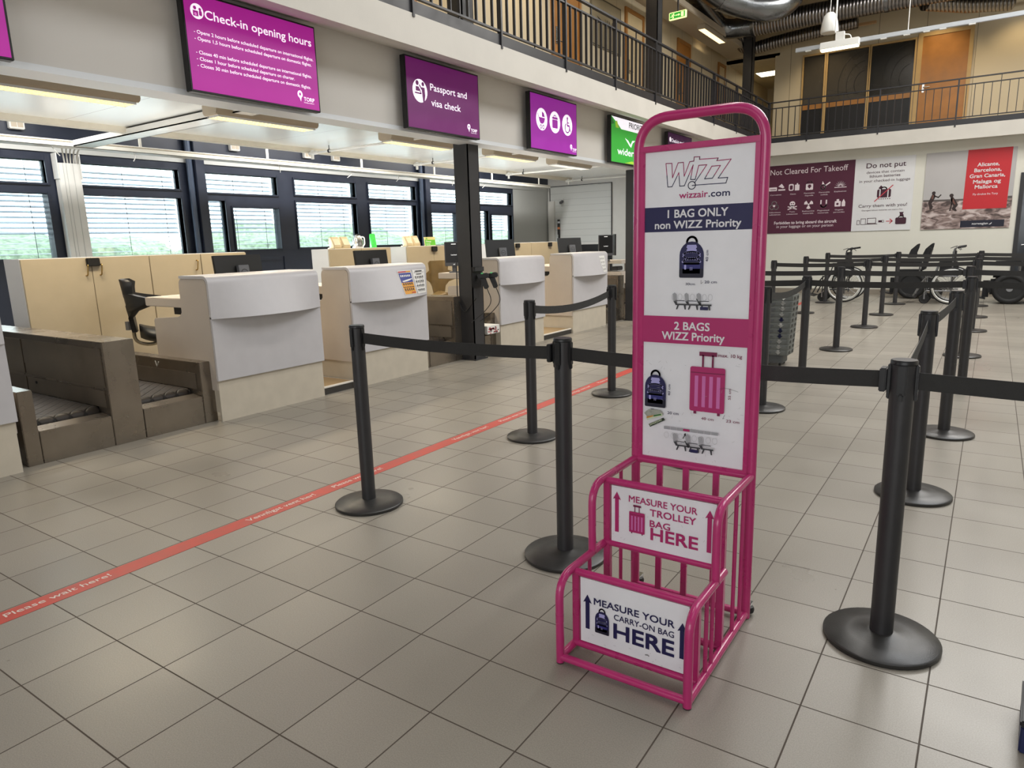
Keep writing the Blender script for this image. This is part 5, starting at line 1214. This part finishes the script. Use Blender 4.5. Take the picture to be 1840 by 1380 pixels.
# white cable duct on the window wall, sockets, end wall fittings
t = thing('cable_trunking', 'wide white cable duct between the two left windows', 'cable duct', (XW + .022, 3.105, 0))
MB().prism([(0, 0), (.12, 0), (.12, .27), (0, .27)], 'z', 0, 2.5).build('trunking', m_white, t, bevel=.006)
MB().box((.121, .06, .05), (.124, .065, 2.5)).box((.121, .1, .05), (.124, .104, 2.5)).box((.121, .18, .05), (.124, .184, 2.5)).build('groove', m_greywall, t)
MB().box((.0, -.012, 2.3), (.13, 0, 2.62)).build('bracket', m_white, t); MB().box((.0, .27, 2.3), (.13, .282, 2.62)).build('bracket', m_white, t)
for k in range(5): MB().tube(fillet([(.1, .1 + k * .035, 2.45), (.11, .09 + k * .04, 2.58), (.25, .02 + k * .05, 2.67), (.6, -.1 + k * .08, 2.68)], .08, 5), .01, 6).build('cable', mat('grey cable', 'B5B3AC', .5), t)
for i, (y, lb) in enumerate(((2.66, 'white socket box on the dark header at the far left'), (5.72, 'white socket box above the first navy column'), (7.18, 'left of two white socket boxes above the middle windows'), (7.83, 'right of two white socket boxes above the middle windows'))):
    t = thing('socket_box', lb, 'socket', (XW, y, 2.88), 0, 'white socket boxes on the dark header')
    MB().box((0, 0, 0), (.07, .17, .1)).build('box', m_white, t, bevel=.008); MB().box((.07, .02, .02), (.074, .08, .08)).box((.07, .09, .02), (.074, .15, .08)).build('cover', m_lampb, t)
t = thing('corner_trunking', 'white vertical duct in the far corner of the check-in hall', 'duct', (-8.5, YE, 0))
MB().box((-.1, -.1, 0), (.09, 0, 2.37)).build('trunking', m_white, t, bevel=.006)
t = thing('signal_light', 'black signal light tower on the end wall', 'signal light', (-8.285, YE, 1.36))
MB().cyl((0, -.07, .12), (0, -.07, .52), .035, 16).box((-.02, -.07, .0), (.02, 0, .12)).build('tower', m_black, t); MB().cyl((0, -.07, .26), (0, -.07, .32), .0365, 16).build('amber_band', mat('amber lens', 'C97A4A', .3), t); MB().cyl((0, -.07, .42), (0, -.07, .47), .0365, 16).build('clear_band', mat('clear lens', 'C9CDD4', .3), t)
t = thing('security_camera', 'small camera on the roller door by the far corner', 'camera', (-8.15, YE, 2.33))
MB().obox((0, -.14, 0), (.06, .14, .06), Matrix.Rotation(.4, 3, 'X')).build('body', m_mong, t, bevel=.006); MB().box((-.015, -.08, -.0), (.015, -.03, .09)).build('bracket', m_white, t)

# ================================================================ upper hall: ducts, lamps, signs
m_duct = bpy.data.materials.new('spiral duct'); m_duct.use_nodes = True
def duct_mat(m, axis):
    nt = m.node_tree; N = nt.nodes; L = nt.links; p = N['Principled BSDF']; p.inputs['Metallic'].default_value = 1; p.inputs['Roughness'].default_value = .3
    p.inputs['Base Color'].default_value = rgb('8F8D8C')
    tc = N.new('ShaderNodeTexCoord'); w = N.new('ShaderNodeTexWave'); w.bands_direction = axis; w.inputs['Scale'].default_value = 5.2; w.inputs['Distortion'].default_value = .6; w.inputs['Detail'].default_value = 1; w.inputs['Detail Scale'].default_value = .6
    L.new(tc.outputs['Object'], w.inputs['Vector'])
    r = N.new('ShaderNodeValToRGB'); r.color_ramp.elements[0].position = .0; r.color_ramp.elements[0].color = rgb('3C3A39'); r.color_ramp.elements[1].position = .25; r.color_ramp.elements[1].color = rgb('979392'); L.new(w.outputs['Fac'], r.inputs[0]); L.new(r.outputs[0], p.inputs['Base Color'])
    b = N.new('ShaderNodeBump'); b.inputs['Strength'].default_value = .5; b.inputs['Distance'].default_value = .02; L.new(w.outputs['Fac'], b.inputs['Height']); L.new(b.outputs['Normal'], p.inputs['Normal'])
duct_mat(m_duct, 'X'); m_smooth = mat('galvanised sheet', '8C8F92', .26, 1.0, var=.1, scale=3)
m_orange = mat('copper tape', 'A8743C', .35, .8)
def duct(label, path, r, spiral, bands=(), n=22, name='ventilation_duct'):
    t = thing(name, label, 'duct', path[0], 0, 'silver ventilation ducts under the hall ceiling'); o = Vector(path[0])
    P = [Vector(p) - o for p in path]
    MB().tube(P, r, n).build('pipe', m_duct if spiral else m_smooth, t, smooth=60)
    for b in bands:
        a = P[b]; d = (P[min(b + 1, len(P) - 1)] - P[max(b - 1, 0)]).normalized(); MB().cyl(a - d * .03, a + d * .03, r * 1.04, n).build('joint_band', m_smooth, t)
duct('long ribbed silver duct running right above the rear gallery', [(-2.95, 14.4, 5.56), (-.5, 14.4, 5.56), (2.0, 14.4, 5.55), (6.5, 14.4, 5.5)], .20, True, (0, 1))
duct('smooth silver elbow joining the ribbed duct at its left end', fillet([(-2.97, 14.4, 5.56), (-3.6, 14.3, 5.56), (-3.7, 13.2, 5.9), (-3.72, 11.5, 6.2)], .5, 8), .19, False, (0, 9))
duct('large smooth silver elbow hanging below the hall ceiling', fillet([(-3.4, 11.6, 5.95), (-3.0, 12.7, 5.62), (-2.05, 13.1, 5.36), (-1.9, 13.8, 6.2)], .55, 9), .24, False, (4,))
duct('thin ribbed silver duct behind the corner column upstairs', fillet([(-1.2, 15.75, 5.62), (-2.9, 15.75, 5.5), (-3.5, 15.7, 5.4), (-3.55, 15.0, 5.75)], .3, 6), .13, True)
duct('ribbed silver duct crossing above the long ribbed duct', [(-2.9, 13.0, 6.05), (-1.0, 13.3, 6.05), (1.6, 13.7, 6.05)], .26, True, (1,))
duct('short ribbed silver branch duct at the upper right', [(.1, 14.6, 5.45), (.75, 15.3, 5.45), (1.4, 15.9, 5.5)], .14, True)
duct('round silver duct end at the upper right corner', fillet([(1.2, 12.2, 5.95), (1.45, 12.3, 5.15), (1.9, 12.6, 5.1), (3.0, 12.8, 5.9)], .4, 7), .22, False, (3,))
# suspended white panel with strip lamps along the left gallery
m_strip = glow('strip lamp', 'FFE0A8', 2.2)
t = thing('ceiling_panel', 'suspended pale panel along the left gallery carrying strip lamps', 'panel', (-3.75, 8.3, 5.42))
MB().box((-.3, 0, 0), (.28, 8.0, .05)).box((.26, 0, -.02), (.3, 8.0, .1)).build('panel', m_lampb, t, bevel=.01)
for k in range(5): MB().box((-.01, .5 + k * 1.75, .05), (.01, .52 + k * 1.75, 1.08)).build('hanger', m_dark, t)
for y, lb in ((13.05, 'strip lamp under the gallery panel left of the corner column'), (9.6, 'strip lamp under the gallery panel by the exit sign')):
    t = thing('strip_lamp', lb, 'lamp', (-3.60, y, 5.42), 0, 'strip lamps of the left gallery')
    MB().box((-.07, 0, -.09), (.09, 1.35, 0)).build('housing', m_lampb, t, bevel=.006); MB().box((-.05, .04, -.095), (.07, 1.31, -.088)).build('diffuser', m_strip, t)
# exit sign
t = thing('exit_sign', 'green exit sign with running figure hanging at the left gallery', 'exit sign', (-2.88, 10.0, 4.75), -.1)
m_ex = glow('exit green', '2F9E3A', .8); m_exy = glow('exit pale', 'E3F2A0', 1.3)
MB().box((-.145, -.02, -.055), (.145, .02, .055)).build('case', m_exy, t, bevel=.006); MB().box((-.13, -.024, -.042), (.13, -.02, .042)).build('face', m_ex, t)
MB().box((-.01, -.01, .05), (.01, .01, .75)).build('hanger', m_dark, t)
P = Print((0, -.024, 0), (1, 0, 0), (0, 0, 1), eps=.001)
P.rect(.065, -.034, .11, .034, m_exy).line([(-.025, 0), (.03, 0)], .012, m_exy).poly([(.022, .02), (.05, 0), (.022, -.02)], m_exy).circ(-.06, .026, .009, m_exy, 10).line([(-.062, .015), (-.08, -.008), (-.11, -.012)], .012, m_exy).line([(-.078, -.005), (-.062, -.02), (-.075, -.036)], .011, m_exy).line([(-.066, .012), (-.042, .0)], .008, m_exy).line([(-.07, .012), (-.095, .016)], .008, m_exy); P.done('pictogram', t)
# light track, box lamp, hanging speaker
m_trk = mat('grey track', 'AEB2B6', .35, .3)
t = thing('light_track', 'long grey suspended light track before the rear gallery', 'track', (-1.31, 11.0, 4.165))
MB().box((0, -.02, -.03), (5.2, .02, .03)).build('track', m_trk, t, bevel=.004)
for x in (1.55, 3.6): MB().cyl((x, 0, .03), (x, 0, 2.33), .006, 6).build('wire', m_white, t)
for x in (.15, .35, 1.2, 1.5, 1.75, 1.95, 2.3): MB().box((x, -.024, -.042), (x + .08, .024, -.03)).build('clip', m_white, t)
t = thing('box_lamp', 'white lit box lamp hanging in front of the light track', 'lamp', (-.65, 10.88, 4.08), -.02)
MB().prism([(-.06, 0), (.06, 0), (.05, .1), (-.05, .1)], 'x', -.27, .27).build('housing', m_white, t, bevel=.004); MB().box((-.26, -.055, -.022), (.26, .055, .0)).build('diffuser', glow('box lamp diffuser', 'FFF0C4', 3.0), t)
MB().box((-.06, -.03, .1), (.06, .03, .22)).build('junction_box', m_white, t); MB().cyl((-.07, 0, .22), (-.07, 0, 2.4), .012, 8).build('pendant', m_pipe, t)
MB().tube(fillet([(.05, 0, .18), (.14, 0, .16), (.16, 0, .1)], .04), .008, 6).build('cable', m_white, t)
t = thing('pendant_speaker', 'white bell shaped speaker hanging from the hall ceiling', 'speaker', (-.83, 11.0, 4.34))
MB().lathe([(.001, 0), (.12, 0), (.13, .02), (.115, .14), (.09, .24), (.05, .285), (.001, .29)], n=28).build('body', m_white, t); MB().lathe([(.001, -.002), (.11, -.002), (.112, .004), (.001, .004)], n=28).build('grille', m_lampb, t); MB().cyl((0, 0, .28), (0, 0, 2.16), .005, 6).build('wire', m_white, t)
# rear gallery wall rail lamps
for x, z, L, lb in ((-2.2, 5.62, 1.3, 'wood coloured strip under the ducts above the dark office windows'), (1.05, 5.66, 1.4, 'wood coloured strip under the ducts above the orange door')):
    t = tag(MB().box((0, 0, 0), (L, .08, .05)).build('ceiling_strip', mat('pale copper strip', 'C09A70', .4), None, (x, 16.1, z), bevel=.004), lb, 'strip')
# corridor lamp
t = thing('corridor_lamp', 'square lit lamp in the corridor ceiling beyond the gallery corner', 'lamp', (-3.62, 18.3, 5.395))
MB().box((-.3, -.3, -.012), (.3, .3, .004)).build('frame', m_white, t); MB().box((-.27, -.27, -.014), (.27, .27, -.012)).build('diffuser', glow('corridor lamp diffuser', 'FFF0C8', 5.0), t)
t = thing('gallery_board', 'dark outlined board reading VIA EG on the left gallery wall', 'sign', (-4.198, 10.05, 4.82))
MB().box((0, -.5, -.35), (.02, .62, .42)).build('board', mat('bronze board', '8B8068', .4, var=.05), t)
P = Print((.02, 0, 0), (0, 1, 0), (0, 0, 1), eps=.002); P.line([(-.48, -.33), (.6, -.33), (.6, .4), (-.48, .4)], .012, m_black, True); P.text('VIA EG', .0, .0, .42, .12, m_black, 0); P.poly([(-.3, .12), (-.06, .06), (-.3, 0), (-.2, .06)], m_black); P.done('lettering', t)
